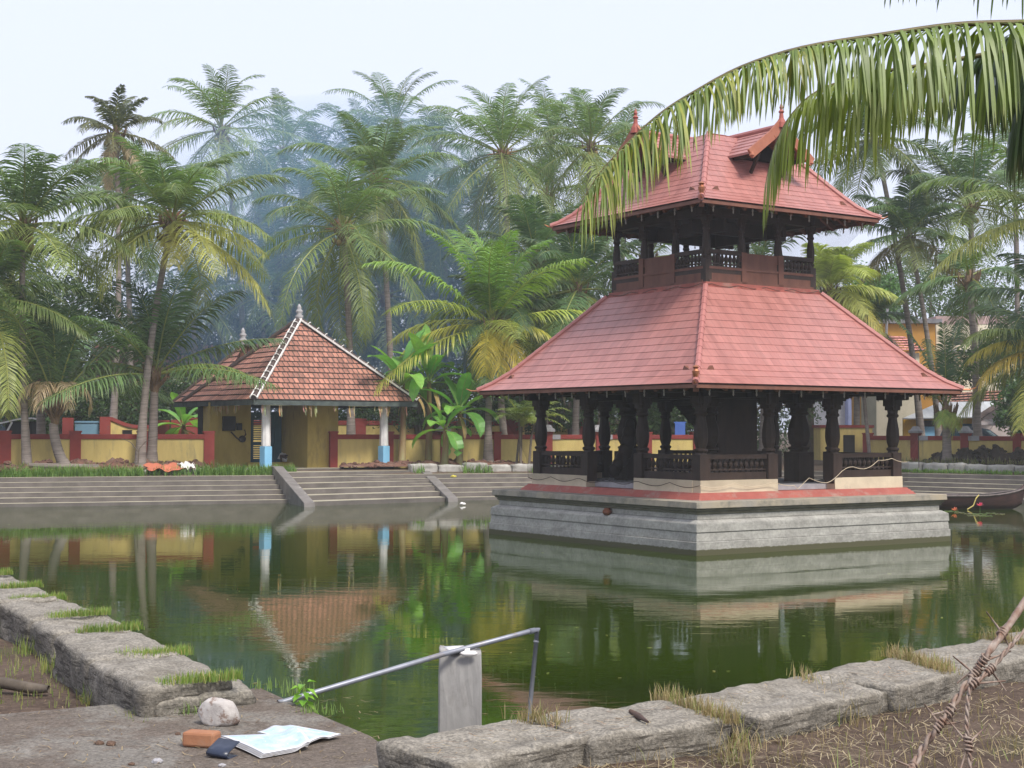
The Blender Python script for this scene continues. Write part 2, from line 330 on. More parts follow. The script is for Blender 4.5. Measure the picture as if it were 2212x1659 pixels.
# the open land behind ring3 towards the camera's back
g = mb.build('ground', ground_mat()); tag(g, kind='structure')
def water():
    m = MB(); poly = [N0 + Vector((0, .3, 0)), RRv, FCv, LFv]; m.add([zz(p, 0) for p in poly], [(0, 1, 2, 3)])
    o = m.build('water', water_mat()); tag(o, kind='structure')
water()
def lineoff(P_, Q_, d):                       # a bank line moved d metres into the pond (pond lies to the left of P->Q)
    t = (Q_ - P_).normalized(); nrm = Vector((-t.y, t.x, 0)); return P_ + nrm * d, t
def isect(a_, t, b_, s):
    den = t.x * s.y - t.y * s.x; k = ((b_.x - a_.x) * s.y - (b_.y - a_.y) * s.x) / den; return a_ + t * k
TANK = [N0, RRv, FCv, LFv]
def inset(i, d):                              # corner i of the outline moved in by per-edge distances
    a_, t = lineoff(TANK[i - 1], TANK[i], d[i - 1]); b_, s = lineoff(TANK[i], TANK[(i + 1) % 4], d[i]); return isect(a_, t, b_, s)
def steps():
    m = MB(); prev = [zz(v, r.z) for v, r in zip(TANK, ring1)]
    for k in range(7):
        z = .95 - .165 * k; d0 = k * .56; d1 = d0 + .56
        far = lambda dd, nn: [nn, dd, dd, nn]
        top = [zz(inset(i, far(d0 + .001, .02 + .11 * k)), z) for i in range(4)]
        edge = [zz(inset(i, far(d1, .13 + .11 * k)), z) for i in range(4)]
        for i in range(4):
            j = (i + 1) % 4; m.add([prev[i], prev[j], top[j], top[i]], [(0, 1, 2, 3)]); m.add([top[i], top[j], edge[j], edge[i]], [(0, 1, 2, 3)])
        prev = edge
    low = [zz(p, -.4) for p in prev]
    for i in range(4):
        j = (i + 1) % 4; m.add([prev[i], prev[j], low[j], low[i]], [(0, 1, 2, 3)])
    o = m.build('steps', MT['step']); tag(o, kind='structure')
steps()

def soil_sheet(name, P_, Q_, zs, wid, seed, fall):
    """uneven soil along the foot of the kerb blocks"""
    rng = np.random.RandomState(seed); d = (Q_ - P_); nrm = Vector((d.y, -d.x, 0)).normalized(); N, K = 90, 46; vs = []
    for i in range(N + 1):
        for j in range(K + 1):
            s, t = i / N, j / K; p = P_ + d * s + nrm * (wid * t); h = sum(math.sin(p.x * f + a_) * math.sin(p.y * f * 1.1 + b_) / f for f, a_, b_ in ((1.7, 1, 2), (4.1, 3, 1), (9, 0, 4))) * .02
            vs.append((p.x, p.y, zs + h + rng.normal() * .006 - fall * max(0, t - .8) / .2))
    m = MB().add(vs, [(i * (K + 1) + j, i * (K + 1) + j + 1, (i + 1) * (K + 1) + j + 1, (i + 1) * (K + 1) + j) for i in range(N) for j in range(K)])
    return tag(m.build(name, bpy.data.materials['ground_soil'], smooth=True), kind='structure')
soil_sheet('soil', N0 + Vector((.35, .1, 0)), N0 + (RRv - N0) * .2, 1.265, 4.5, 1, .2)
# ------------------------------------------------------------------ stone kerb blocks
def stone(name, top4, z0, seed, mat, rough=.02, rnd=.05, n=10, label=None, group=None, cat='stone block'):
    """a hewn block: top4 = its four top corners in order, z0 = its foot"""
    rng = np.random.RandomState(seed); P4 = [np.array(p) for p in top4]; m = MB(); bm = bmesh.new()
    bmesh.ops.create_cube(bm, size=2); bmesh.ops.subdivide_edges(bm, edges=bm.edges[:], cuts=n, use_grid_fill=True)
    L = np.linalg.norm(P4[1] - P4[0]); Wd = np.linalg.norm(P4[2] - P4[1]); H = P4[0][2] - z0
    ph = rng.rand(12) * 6.28
    for v in bm.verts:
        x, y, z = v.co; q = []
        for c, s in ((x, L / 2), (y, Wd / 2), (z, H / 2)): q.append(c * s)
        r = min(rnd, .45 * min(L, Wd, H)); c = np.clip(q, [-L / 2 + r, -Wd / 2 + r, -H / 2 + r], [L / 2 - r, Wd / 2 - r, H / 2 - r])
        d = np.array(q) - c; dn = np.linalg.norm(d)
        if dn > r: q = c + d / dn * r
        q = np.array(q)
        w = mnoise.fractal(Vector((q[0] * 4.5 + ph[0] * 9, q[1] * 4.5 + ph[1], q[2] * 7 + ph[2])), .9, 2.1, 5) * .8
        nd = d / (dn + 1e-6) if dn > 1e-6 else np.array((0, 0, 1.0))
        q = q + nd * (w * rough * 2 + rng.normal() * rough * .15)
        s_, t_ = q[0] / L + .5, q[1] / Wd + .5
        b_ = (P4[0] * (1 - s_) + P4[1] * s_) * (1 - t_) + (P4[3] * (1 - s_) + P4[2] * s_) * t_
        v.co = (b_[0], b_[1], b_[2] - H / 2 + q[2])
    bmesh.ops.recalc_face_normals(bm, faces=bm.faces[:])
    me = bpy.data.meshes.new(name); bm.to_mesh(me); bm.free(); me.polygons.foreach_set('use_smooth', [True] * len(me.polygons)); me.materials.append(mat)
    o = bpy.data.objects.new(name, me); COL.objects.link(o); return tag(o, label, cat, group)
NB = MT['stone']; ZT = 1.4
lj = [(556, 1486), (511, 1462), (401, 1409), (298, 1355.8), (227, 1323.8), (135, 1291.8), (83, 1265), (20, 1238), (-60, 1208)]
llab = ['low granite kerb block flush with the concrete landing, grass along its far end', 'stout granite kerb block with rounded corner just left of the landing, grass on both ends',
        'long granite kerb block with dark weathered outer face, third up from the landing', 'granite kerb block with white chalk smears on its top on the left bank',
        'granite kerb block at the left frame edge with deeply cleft outer face', 'granite kerb block on left bank behind the cleft one, grass strip on both ends',
        'small far granite kerb block on the left bank next to the last', 'farthest granite kerb block on the left bank, where it leaves the frame']
for i in range(8):
    z = ZT - (.055 if i == 0 else 0) + .022 * ((i * 7) % 3 - 1)
    a_, b_ = gp(*lj[i], z), gp(*lj[i + 1], z); t = (b_ - a_).normalized(); w = Vector((-t.y, t.x, 0)); gap = t * .03
    wd = .5 + .07 * (i % 2) + .03 * (i % 3)
    if i == 0: wd = .56
    a2, b2 = a_ + gap, b_ - gap
    q4 = [a2, b2, b2 + w * wd, a2 + w * wd]
    if i == 0: q4 = [gp(558, 1487, z), gp(514, 1464, z), gp(318, 1493, z), gp(330, 1517, z)]
    if i == 1: q4[3] = gp(306, 1486, z)
    stone('kerb_stone', q4, .9, 10 + i, NB, .014, .06, 15, llab[i], 'granite kerb blocks on the near left bank')
rj = [(806, 1603), (1126, 1548), (1432, 1511), (1723, 1457), (1925, 1414), (2128, 1379), (2240, 1351), (2330, 1325)]
rlab = ['broad granite kerb block in front of the concrete post, nearest the landing', 'granite kerb block with a brown stick lying on top, right of the concrete post',
        'granite kerb block between two dry grass tufts on the right bank', 'long level granite kerb block with a cleft front, dry tuft at its right end',
        'granite kerb block behind the rusty barbed wire with litter on its top', 'granite kerb block partly hidden at the right frame edge', 'last granite kerb block running out of frame at right']
for i in range(7):
    a_, b_ = gp(*rj[i], ZT + .015 * (i % 2)), gp(*rj[i + 1], ZT + .015 * (i % 2)); t = (b_ - a_).normalized(); w = Vector((t.y, -t.x, 0)); gap = t * .02
    wd = .54 if i < 2 else .6
    a2, b2 = a_ + gap, b_ - gap
    stone('kerb_stone', [b2, a2, a2 + w * wd, b2 + w * wd], .95, 30 + i, NB, .013, .026, 16, rlab[i], 'granite kerb blocks on the near right bank')
# landing slab of the near corner, with its own thickness
lp = [(-330, 1575), (0, 1543), (250, 1521), (508, 1498), (558, 1484), (640, 1522), (700, 1548), (800, 1590), (905, 1665), (1000, 1780), (200, 1990), (-500, 1990)]
m = MB(); m.prism([tuple(gp(x, y, 1.24))[:2] for x, y in lp][::-1], .85, 1.24)
tag(m.build('landing', MT['landing']), kind='structure')
# ---- far stones in a row behind the steps
def far_row(P_, Q_, t0, t1, ln, seed, lab, grp, z1=1.28, z0=.93, back=.45):
    rng = random.Random(seed); d = (Q_ - P_).normalized(); nrm = Vector((d.y, -d.x, 0)); t = t0; k = 0
    while t < t1:
        l = ln * rng.uniform(.75, 1.25); zt = z1 + rng.uniform(-.05, .05); o_ = back + rng.uniform(-.06, .06)
        a_ = zz(P_ + d * (t + .02) + nrm * o_, zt); b_ = zz(P_ + d * (t + l - .02) + nrm * (o_ + rng.uniform(-.05, .05)), zt)
        stone('kerb_stone', [a_, b_, b_ + nrm * .55, a_ + nrm * .55], z0, seed + k, MT['stone_far'], .03, .07, 4, lab(k), grp)
        t += l; k += 1
ords = ['first', 'second', 'third', 'fourth', 'fifth', 'sixth', 'seventh', 'eighth', 'ninth', 'tenth', 'eleventh', 'twelfth', 'thirteenth', 'fourteenth', 'fifteenth', 'sixteenth', 'seventeenth', 'eighteenth', 'nineteenth', 'twentieth']
dB = (LFv - FCv).normalized()
def tB(px):                                   # distance along the far bank line of the point seen at photo column px
    u = (px - PX) / F; return (u * FCv.y - FCv.x) / (dB.x - u * dB.y)
far_row(FCv, LFv, tB(600), tB(-30), 1.9, 100, lambda k: f'low pale stone half sunk in far left bank grass, {ords[k]} from the hut steps', 'kerb stones on the far left bank', 1.2)
far_row(FCv, LFv, tB(1230), tB(925), 1.25, 200, lambda k: f'pale hewn stone behind the far steps below the banana plants, {ords[k]} from the pavilion', 'kerb stones below the banana plants', 1.34)
dR = (RRv - FCv).normalized()
def tR(px):
    u = (px - PX) / F; return (u * FCv.y - FCv.x) / (dR.x - u * dR.y)
far_row(RRv, FCv, (RRv - FCv).length - tR(2235), (RRv - FCv).length - tR(1940), 1.0, 300, lambda k: f'grey hewn stone on the far right bank above the boat, {ords[k]} from the right', 'kerb stones on the far right bank', 1.36, .93)

# ------------------------------------------------------------------ compound walls
def wall(name, label, P_, Q_, sp, z0, h, first=0, th=.22, capped=(), post_w=.42, grp=None, coping_h=.2, seed=0):
    P_, Q_ = Vector(P_), Vector(Q_); d = (Q_ - P_); L = d.length; rz = math.atan2(d.y, d.x)
    h += z0 - .95; z0 = .95; e_ = empty(name, label, 'wall', (P_.x, P_.y, z0), rz, grp); rng = random.Random(seed)
    MB().box((L / 2, 0, h / 2), (L, th, h)).build('wall_panel', MT['yellow'], e_)
    MB().box((L / 2, 0, h + coping_h / 2 + .002), (L, th + .1, coping_h)).build('coping', MT['wallred'], e_, bevel=.02)
    t = first
    while t <= L + .01:
        MB().box((t, 0, h / 2 + .13), (post_w, th + .16, h + .28)).box((t, 0, h + .3), (post_w + .06, th + .2, .07)).build('post', MT['wallred'], e_)
        if round((t - first) / sp) in capped:
            q = MB().lathe([(.36, 0), (.36, .1), (.24, .16), (.15, .3), (.04, .31)], (t, 0, h + .337), 8).box((t + .25, 0, h + .1), (.9 * rng.uniform(.6, 1.3), th + .114, .212))
            q.build('cement_patch', MT['cement'], e_)
        t += sp
    return e_
wl = [at(453, 1009, 60.5)]; dW = Vector((.94, .342, 0))
w0 = Vector((-12.4, 60.4, 0)); wl0 = w0 - dW * 13
wall('compound_wall', 'yellow compound wall with brick red posts and coping left of the tiled hut', w0, wl0, 2.62, 1.2, 1.16, 0, grp=None)
wall('compound_wall', 'yellow compound wall with red and cement-patched coping behind the banana plants', (-7.6, 62.8, 0), Vector((-7.6, 62.8, 0)) + dW * 17.2, 2.45, 1.36, 1.0, 0, capped=(2, 4, 5), post_w=.32, seed=4)
wall('compound_wall', 'yellow compound wall with patched coping on the far right behind the short palm', (16.9, 70.1, 0), Vector((16.9, 70.1, 0)) + Vector((.766, -.643, 0)) * 16.9, 2.41, 1.36, .98, 0, capped=(1, 2), post_w=.36, seed=11)
# ---- second wall across the lane
def back_wall():
    P_ = at(418, 930, 73); Q_ = at(1420, 930, 80); P_.z = Q_.z = 0
    wall('compound_wall', 'higher yellow wall with red coping across the lane behind the hut and bananas', P_, Q_, 4.1, 1.3, 1.7, 0, post_w=.8, coping_h=.22)
    p = at(290, 930, 71); p2 = at(330, 930, 71); d = Vector((.97, .24, 0)); rz = math.atan2(d.y, d.x)
    e_ = empty('gateway', 'red gate pillars with pale blue gate and curved yellow flank, left of the hut', 'gate', (at(147, 930, 70).x, 70, 1.1), rz)
    for x, w, h in ((.0, .5, 2.2), (1.7, .5, 2.25)): MB().box((x, 0, h / 2), (w, .5, h)).build('pillar', MT['wallred'], e_)
    MB().box((.86, .1, 1.1), (1.1, .05, 1.9)).box((.86, .06, 2.0), (1.14, .06, .07)).box((.86, .06, 1.1), (1.14, .06, .06)).build('gate_leaf', plain('pale_blue_sheet', (.15, .27, .35), (.12, .22, .3), 2, .6, .05), e_)
    m = MB(); n = 12
    for i in range(n):
        x0, x1 = 1.95 + 2.0 * i / n, 1.95 + 2.0 * (i + 1) / n; f = lambda x: 2.1 - .4 * math.sin(min(1, (x - 1.95) / 1.3) * 1.57)
        m.add([(x0, -.1, 0), (x1, -.1, 0), (x1, -.1, f(x1)), (x0, -.1, f(x0)), (x0, .12, 0), (x1, .12, 0), (x1, .12, f(x1)), (x0, .12, f(x0))], [(0, 1, 2, 3), (5, 4, 7, 6), (3, 2, 6, 7)])
    m.build('wall_panel', MT['yellow'], e_)
    m = MB(); pts = [(1.95 + 2.0 * i / n, .01, 2.18 - .4 * math.sin(min(1, 2.0 * i / n / 1.3) * 1.57)) for i in range(n + 1)]
    for p, q in zip(pts, pts[1:]): m.beam(p, q, .34, .17)
    m.build('coping', MT['wallred'], e_)
    fr = MB().box((2.72, -.12, 1.6), (.46, .06, .06)).box((2.52, -.12, 1.35), (.05, .06, .5)).box((2.92, -.12, 1.35), (.05, .06, .5)).build('window_frame', MT['wood'], e_)
    MB().box((2.72, -.105, 1.36), (.36, .02, .42)).build('opening', MT['black'], fr)
    for x, w, h in ((4.35, .66, 2.1), (5.08, .66, 2.12)): MB().box((x, 0, h / 2), (w, .4, h)).build('red_panel', plain('bright_red_paint', (.24, .05, .035), (.2, .04, .03), 1, .8, .05), e_)
back_wall()
def gatehouse():
    p = at(1771, 950, 71.5); q = at(1872, 950, 71.5); w = q.x - p.x
    e_ = empty('gatehouse', 'small yellow building with red roof band seen between the pavilion pillars', 'building', ((p.x + q.x) / 2, 71.6, 1.35))
    MB().box((0, 0, .78), (w * 1.1, 1.6, 1.56)).build('wall', MT['yellow'], e_)
    MB().box((0, 0, 1.63), (w * 1.16, 1.7, .13)).build('roof_band', MT['wallred'], e_)
    MB().box((.12, -.79, .62), (.55, .06, 1.2)).build('doorway', MT['black'], e_)
gatehouse()
MT['pendant'] = plain('weathered_pendant', (.34, .3, .26), (.2, .17, .14), 9, .6, 0)
# ------------------------------------------------------------------ the pavilion in the pond
TH = .58995; PC = (5.21, 38.30)
def pavilion():
    e_ = empty('tank_pavilion', 'two storey wooden pavilion with red tiled roofs on a stone plinth in the pond', 'pavilion', (PC[0], PC[1], 0), TH)
    def ringbox(m, h0, h1, z0, z1):           # a square band with sloping sides
        m.add([(-h0, -h0, z0), (h0, -h0, z0), (h0, h0, z0), (-h0, h0, z0), (-h1, -h1, z1), (h1, -h1, z1), (h1, h1, z1), (-h1, h1, z1)],
              [(0, 1, 5, 4), (1, 2, 6, 5), (2, 3, 7, 6), (3, 0, 4, 7), (4, 5, 6, 7), (3, 2, 1, 0)])
    m = MB(); ringbox(m, 4.2, 4.19, -.6, .3); ringbox(m, 4.17, 4.15, .3, .5); ringbox(m, 4.172, 4.16, .504, .7); ringbox(m, 4.16, 4.03, .7, .77); ringbox(m, 4.0, 4.0, .77, .9)
    m.build('plinth', MT['plinth'], e_, bevel=.015)
    m = MB(); ringbox(m, 4.02, 4.05, .9, .945); ringbox(m, 4.03, 4.03, .945, .965); ringbox(m, 4.06, 4.1, .965, 1.01); ringbox(m, 4.08, 4.08, 1.01, 1.03); m.build('plinth_moulding', MT['mould'], e_)
    m = MB(); ringbox(m, 4.14, 4.13, 1.03, 1.175); m.build('plinth_coping', MT['coping'], e_, bevel=.012)
    # red skirting and cream dado, with the entrance gaps in the middle of each side
    ri, ro, g = 3.36, 3.56, .95
    sk = MB(); da = MB()
    def seg(m, s0, s1, o0, o1, z0, z1, inn, ks):  # a straight run along side k from s0 to s1
        for k in ks:
            c, s = math.cos(k * math.pi / 2), math.sin(k * math.pi / 2)
            vs = [(s0, -o0, z0), (s1, -o0, z0), (s1, -inn, z0), (s0, -inn, z0), (s0, -o1, z1), (s1, -o1, z1), (s1, -inn, z1), (s0, -inn, z1)]
            m.add([(x * c - y * s, x * s + y * c, z) for x, y, z in vs], [(3, 2, 1, 0), (4, 5, 6, 7), (0, 1, 5, 4), (1, 2, 6, 5), (2, 3, 7, 6), (3, 0, 4, 7)])
    ringbox(sk, 3.6, 3.58, 1.176, 1.2)
    for k in range(3): ringbox(sk, 3.575 - .05 * k, 3.545 - .05 * k, 1.2 + .045 * k, 1.245 + .045 * k)
    sk.build('skirting', MT['redpaint'], e_)
    for s0, s1 in ((-3.36, -g), (g, 3.1)):
        for k in range(4):
            da = MB(); seg(da, s0, s1, 3.38, 3.37, 1.336, 1.615, 3.1, [k]); da.build('dado', MT['cream'], e_)
    MB().box((0, 0, 1.4), (6.2, 6.2, .12)).build('floor', MT['cement'], e_)
    # turned pillars
    prof = [(.17, 0), (.17, .66), (.14, .72), (.13, .76), (.17, .79), (.17, .83), (.12, .86), (.16, .98), (.175, 1.12), (.165, 1.3), (.125, 1.52), (.115, 1.6), (.16, 1.63), (.16, 1.67), (.13, 1.7), (.14, 1.78), (.2, 1.92), (.2, 2.2)]
    pillar_me = None; P_ = [-3.2, -1.08, 1.08, 3.2]; done = set()
    def pillar(x, y, z, k=1.0, hgt=1.0):
        nonlocal pillar_me
        if pillar_me is None:
            b = MB().lathe(prof, n=8, rot=math.pi / 8).box((0, 0, .35), (.31, .31, .74)).box((0, 0, 2.02), (.34, .34, .26)).box((0, 0, 2.2), (.46, .46, .1)).box((0, 0, 1.84), (.28, .28, .1))
            o = b.build('pillar', MT['wood'], e_, bevel=.01); pillar_me = o.data
        else:
            o = bpy.data.objects.new('pillar', pillar_me); COL.objects.link(o); o.parent = e_
            bv = o.modifiers.new('bevel', 'BEVEL'); bv.width = .01; bv.segments = 2; bv.limit_method = 'ANGLE'
        o.location = (x, y, z); o.scale = (k, k, hgt); return o
    for x in P_:
        for y in P_:
            if abs(x) > 3 or abs(y) > 3: pillar(x, y, 1.49)
    for x in (-1.55, 1.55):
        for y in (-1.55, 1.55): pillar(x, y, 1.46, 1.75, 1.05)
    # railings: a frame part with its balusters as sub-parts
    bal_me = MB().lathe([(.03, 0), (.03, .05), (.05, .08), (.028, .12), (.055, .2), (.06, .26), (.03, .36), (.026, .4), (.045, .43), (.03, .47)], n=7).build('baluster', MT['wood'], None)
    bal = bal_me.data; bpy.data.objects.remove(bal_me)
    def railing(s0, s1, off, k, z0, z1, wd, nb, visible, mat, balk):
        c, s = math.cos(k * math.pi / 2), math.sin(k * math.pi / 2); H = z1 - z0
        R_ = empty_r = MB(); L = s1 - s0; mid = (s0 + s1) / 2
        m = MB(); m.box((mid, -off, z1 - .05), (L, wd, .1)).box((mid, -off, z0 + .09), (L, wd * .8, .18))
        m.box((mid, -off, z0 + .24), (L, wd * .7, .03))
        if not visible:
            for i in range(nb): m.lathe([(.03, 0), (.055, .15), (.03, H - .28)], (s0 + L * (i + .5) / nb, -off, z0 + .2), 6)
        m.v = [(x * c - y * s, x * s + y * c, z) for x, y, z in m.v]
        o = m.build('railing', mat, e_)
        if visible:
            for i in range(nb):
                b = bpy.data.objects.new('baluster', bal); COL.objects.link(b); b.parent = o
                x, y = s0 + L * (i + .5) / nb, -off; b.location = (x * c - y * s, x * s + y * c, z0 + .18); b.scale = (1, 1, balk)
    for k in range(4):
        vis = k in (0, 3)
        for s0, s1 in ((-3.04, -1.24), (1.24, 3.04)): railing(s0, s1, 3.2, k, 1.61, 2.2, .2, 11, vis, MT['wood'], .75)
    # eave beams, capitals' brackets
    m = MB()
    for k in range(4):
        c, s = math.cos(k * math.pi / 2), math.sin(k * math.pi / 2)
        q = MB().box((0, -3.2, 3.78), (6.7, .3, .26)).box((0, -1.55, 3.66), (6.2, .26, .24))
        for x in P_: q.box((x, -3.2, 3.6), (.9, .2, .12)).box((x, -3.2, 3.7), (1.2, .22, .1))
        q.v = [(x * c - y * s, x * s + y * c, z) for x, y, z in q.v]; m.add(q.v, q.f)
    m.build('eave_beam', MT['wood'], e_)
    MB().box((0, 0, 3.98), (7.2, 7.2, .08)).build('ceiling', MT['wood'], e_)
    # stair with scroll newel and a half height partition inside
    m = MB()
    for i in range(9): m.box((1.6 - i * .26, .35, 1.55 + i * .24), (.3, 1.0, .1))
    m.beam((1.9, -.15, 1.55), (-.9, -.15, 3.95), .07, .34); m.beam((1.9, .85, 1.55), (-.9, .85, 3.95), .07, .34)
    m.build('stair', MT['wood'], e_)
    MB().box((-.55, -1.5, 2.5), (1.3, .1, 2.1)).box((-.55, -1.53, 1.95), (1.2, .06, .9)).build('partition', MT['wood'], e_)
    m = MB()
    for i, (x, z, r) in enumerate(((0, .1, .17), (.12, .25, .17), (.26, .4, .2), (.38, .6, .22), (.46, .85, .22), (.5, 1.08, .2), (.52, 1.28, .15))): m.ball((-2.3 + x, 1.2, 1.62 + z), r, 10, 8, (1, .7, 1.1))
    m.build('scroll_newel', MT['wood'], e_, smooth=True)
    # roofs
    def hiproof(prof, name, course):
        m = MB(); pts = []
        for (h0, z0), (h1, z1) in zip(prof, prof[1:]):
            L = math.hypot(h1 - h0, z1 - z0); k = max(1, round(L / course))
            for i in range(k): pts.append((h0 + (h1 - h0) * i / k, z0 + (z1 - z0) * i / k))
        pts.append(prof[-1]); lip = .009; v = 0
        for (h0, z0), (h1, z1) in zip(pts, pts[1:]):
            dl = math.hypot(h1 - h0, z1 - z0); nx, nz = (z1 - z0) / dl * lip, -(h1 - h0) / dl * lip
            for k in range(4):
                c, s = math.cos(k * math.pi / 2), math.sin(k * math.pi / 2); hb = h0 + nx
                q = [(-hb, -hb, z0 + nz), (hb, -hb, z0 + nz), (h1, -h1, z1), (-h1, -h1, z1), (-h0, -h0, z0), (h0, -h0, z0)]
                uv = [(-hb, v + .01), (hb, v + .01), (h1, v + dl), (-h1, v + dl), (-h0, v), (h0, v)]
                m.add([(x * c - y * s, x * s + y * c, z) for x, y, z in q], [(0, 1, 2, 3), (4, 5, 1, 0)], uv)
            v += course
        return m.build(name, MT['rooftile'], e_)
    LOW = [(4.42, 3.80), (4.11, 3.99), (3.77, 4.27), (3.29, 4.79), (2.59, 5.55), (1.97, 6.24)]
    UPP = [(3.02, 8.17), (2.84, 8.26), (2.58, 8.46), (2.33, 8.74), (2.06, 9.06), (1.66, 9.55), (1.05, 10.2), (.05, 10.5)]
    r1 = hiproof(LOW, 'lower_roof', .25); r2 = hiproof(UPP, 'upper_roof', .2)
    def hips(prof, parent, r=.085):
        for k in range(4):
            m = MB()
            c, s = math.cos(k * math.pi / 2 + math.pi / 4), math.sin(k * math.pi / 2 + math.pi / 4)
            for (h0, z0), (h1, z1) in zip(prof, prof[1:]):
                L = math.hypot((h1 - h0) * 1.414, z1 - z0); n = max(1, round(L / .26))
                for i in range(n):
                    a_, b_ = i / n, (i + 1.12) / n; p = [Vector(((h0 + (h1 - h0) * t) * 1.4142 * c, (h0 + (h1 - h0) * t) * 1.4142 * s, z0 + (z1 - z0) * t + .012)) for t in (a_, b_)]
                    m.tube(p, [r * .92, r * .8], 8)
            m.build('hip_tiles', MT['hiptile'], parent)
    hips(LOW, r1); hips(UPP[:-1], r2)
    def soffit(prof, h_in, drop, parent, nr):
        m = MB(); (h0, z0) = prof[0]; zi = np.interp(-h_in, [-p[0] for p in prof], [p[1] for p in prof]) - drop
        hs = [(h0 - .01, z0 - .02)] + [(p[0], p[1] - drop) for p in prof[1:] if p[0] > h_in] + [(h_in, zi)]
        for (a0, b0), (a1, b1) in zip(hs, hs[1:]):
            for k in range(4):
                c, s = math.cos(k * math.pi / 2), math.sin(k * math.pi / 2)
                m.add([(x * c - y * s, x * s + y * c, z) for x, y, z in ((-a0, -a0, b0), (a0, -a0, b0), (a1, -a1, b1), (-a1, -a1, b1))], [(3, 2, 1, 0)])
        m.build('soffit', MT['wood'], parent)
        f = MB(); rf = MB()
        for k in range(4):
            c, s = math.cos(k * math.pi / 2), math.sin(k * math.pi / 2); q = MB().box((0, -h0 + .05, z0 - .065), (2 * h0 - .1, .05, .09)); w = MB()
            q.v = [(x * c - y * s, x * s + y * c, z) for x, y, z in q.v]; f.add(q.v, q.f)
            for i in range(nr):
                x = (-1 + 2 * (i + .5) / nr) * (h0 - .25); w.beam((x, -h0 + .12, z0 - .1), (x, -h0 + .95, z0 + .36), .09, .14)
            w.v = [(x * c - y * s, x * s + y * c, z) for x, y, z in w.v]; rf.add(w.v, w.f)
        for k in range(4):
            c, s = math.cos(k * math.pi / 2 + math.pi / 4), math.sin(k * math.pi / 2 + math.pi / 4); rf.beam(((h0 - .1) * 1.414 * c, (h0 - .1) * 1.414 * s, z0 - .11), ((h0 - 1) * 1.414 * c, (h0 - 1) * 1.414 * s, z0 + .42), .12, .18)
        f.build('fascia', MT['wood_red'], parent); rf.build('rafters', MT['wood_red'], parent)
        npd = 12 if nr > 12 else 9; me_ = None
        for k in range(4):
            c, s = math.cos(k * math.pi / 2), math.sin(k * math.pi / 2)
            for i in range(npd):
                x, y = (-1 + 2 * (i + .5) / npd) * (h0 - .2), -h0 + .16
                if me_ is None:
                    o = MB().lathe([(.008, -.17), (.022, -.13), (.012, -.09), (.026, -.05), (.014, 0)], n=6).build('eave_pendant', MT['pendant'], parent); me_ = o.data
                else:
                    o = bpy.data.objects.new('eave_pendant', me_); COL.objects.link(o); o.parent = parent
                o.location = (x * c - y * s, x * s + y * c, z0 - .1)
    soffit(LOW, 3.2, .1, r1, 16); soffit(UPP, 1.7, .1, r2, 11)
    for (h, z), par in ((LOW[0], r1), (UPP[0], r2)):
        for k in range(4):
            c, s = math.cos(k * math.pi / 2 + math.pi / 4), math.sin(k * math.pi / 2 + math.pi / 4); d = (h - .1) * 1.414
            om = MB()
            if k == 2: om.lathe([(.06, 0), (.045, .06), (.075, .14), (.085, .2), (.045, .25), (.08, .29), (.03, .33)], (d * c, d * s, z + .06), 8)
            om.tube([(d * c * 1.02, d * s * 1.02, z), (d * c * 1.05, d * s * 1.05, z + .0), (d * c * 1.075, d * s * 1.075, z + .06)], [.03, .022, .008], 6).build('corner_ornament', MT['copper'], par)
    # upper storey
    hu = 1.86
    m = MB(); ringbox(m, 1.98, 1.95, 6.17, 6.3); ringbox(m, 1.93, 1.92, 6.3, 6.37); m.build('upper_skirting', MT['redpaint'], e_)
    m = MB()
    for k in range(4):
        c, s = math.cos(k * math.pi / 2), math.sin(k * math.pi / 2)
        q = MB().box((0, -hu + .05, 6.56), (2 * hu - .2, .1, .38)).box((0, -hu + .02, 6.4), (2 * hu - .2, .1, .06)).box((0, -hu + .03, 6.73), (2 * hu - .2, .1, .06)).box((0, -hu + .055, 6.95), (1.1, .07, .4))
        for x in (-.62, .62): q.box((x, -hu + .04, 6.76), (.17, .14, .8))
        q.v = [(x * c - y * s, x * s + y * c, z) for x, y, z in q.v]; m.add(q.v, q.f)
    m.build('parapet', MT['wood_red'], e_)
    for k in range(4):
        for s0, s1 in ((-1.75, -.7), (.7, 1.75)): railing(s0, s1, hu - .05, k, 6.6, 7.18, .13, 8, k in (0, 3), MT['wood'], .72)
    for x in (-hu + .09, -.62, .62, hu - .09):
        for y in (-hu + .09, -.62, .62, hu - .09):
            if abs(x) > 1.5 or abs(y) > 1.5: 
                o = pillar(x, y, 6.34, .62, .82)
    MB().box((0, 0, 6.45), (3.5, 3.5, .1)).build('upper_floor', MT['wood'], e_)
    MB().box((0, 0, 8.3), (4.6, 4.6, .1)).build('upper_ceiling', MT['wood'], e_)
    m = MB()
    for k in range(4):
        c, s = math.cos(k * math.pi / 2), math.sin(k * math.pi / 2); q = MB().box((0, -hu + .09, 8.1), (2 * hu + .3, .2, .22)).box((0, -1.0, 7.86), (2 * hu - .5, .1, .34))
        q.v = [(x * c - y * s, x * s + y * c, z) for x, y, z in q.v]; m.add(q.v, q.f)
    m.build('upper_beam', MT['wood'], e_)
    # four gablets
    zr, ze, w, g = 10.24, 9.53, .98, 2.53
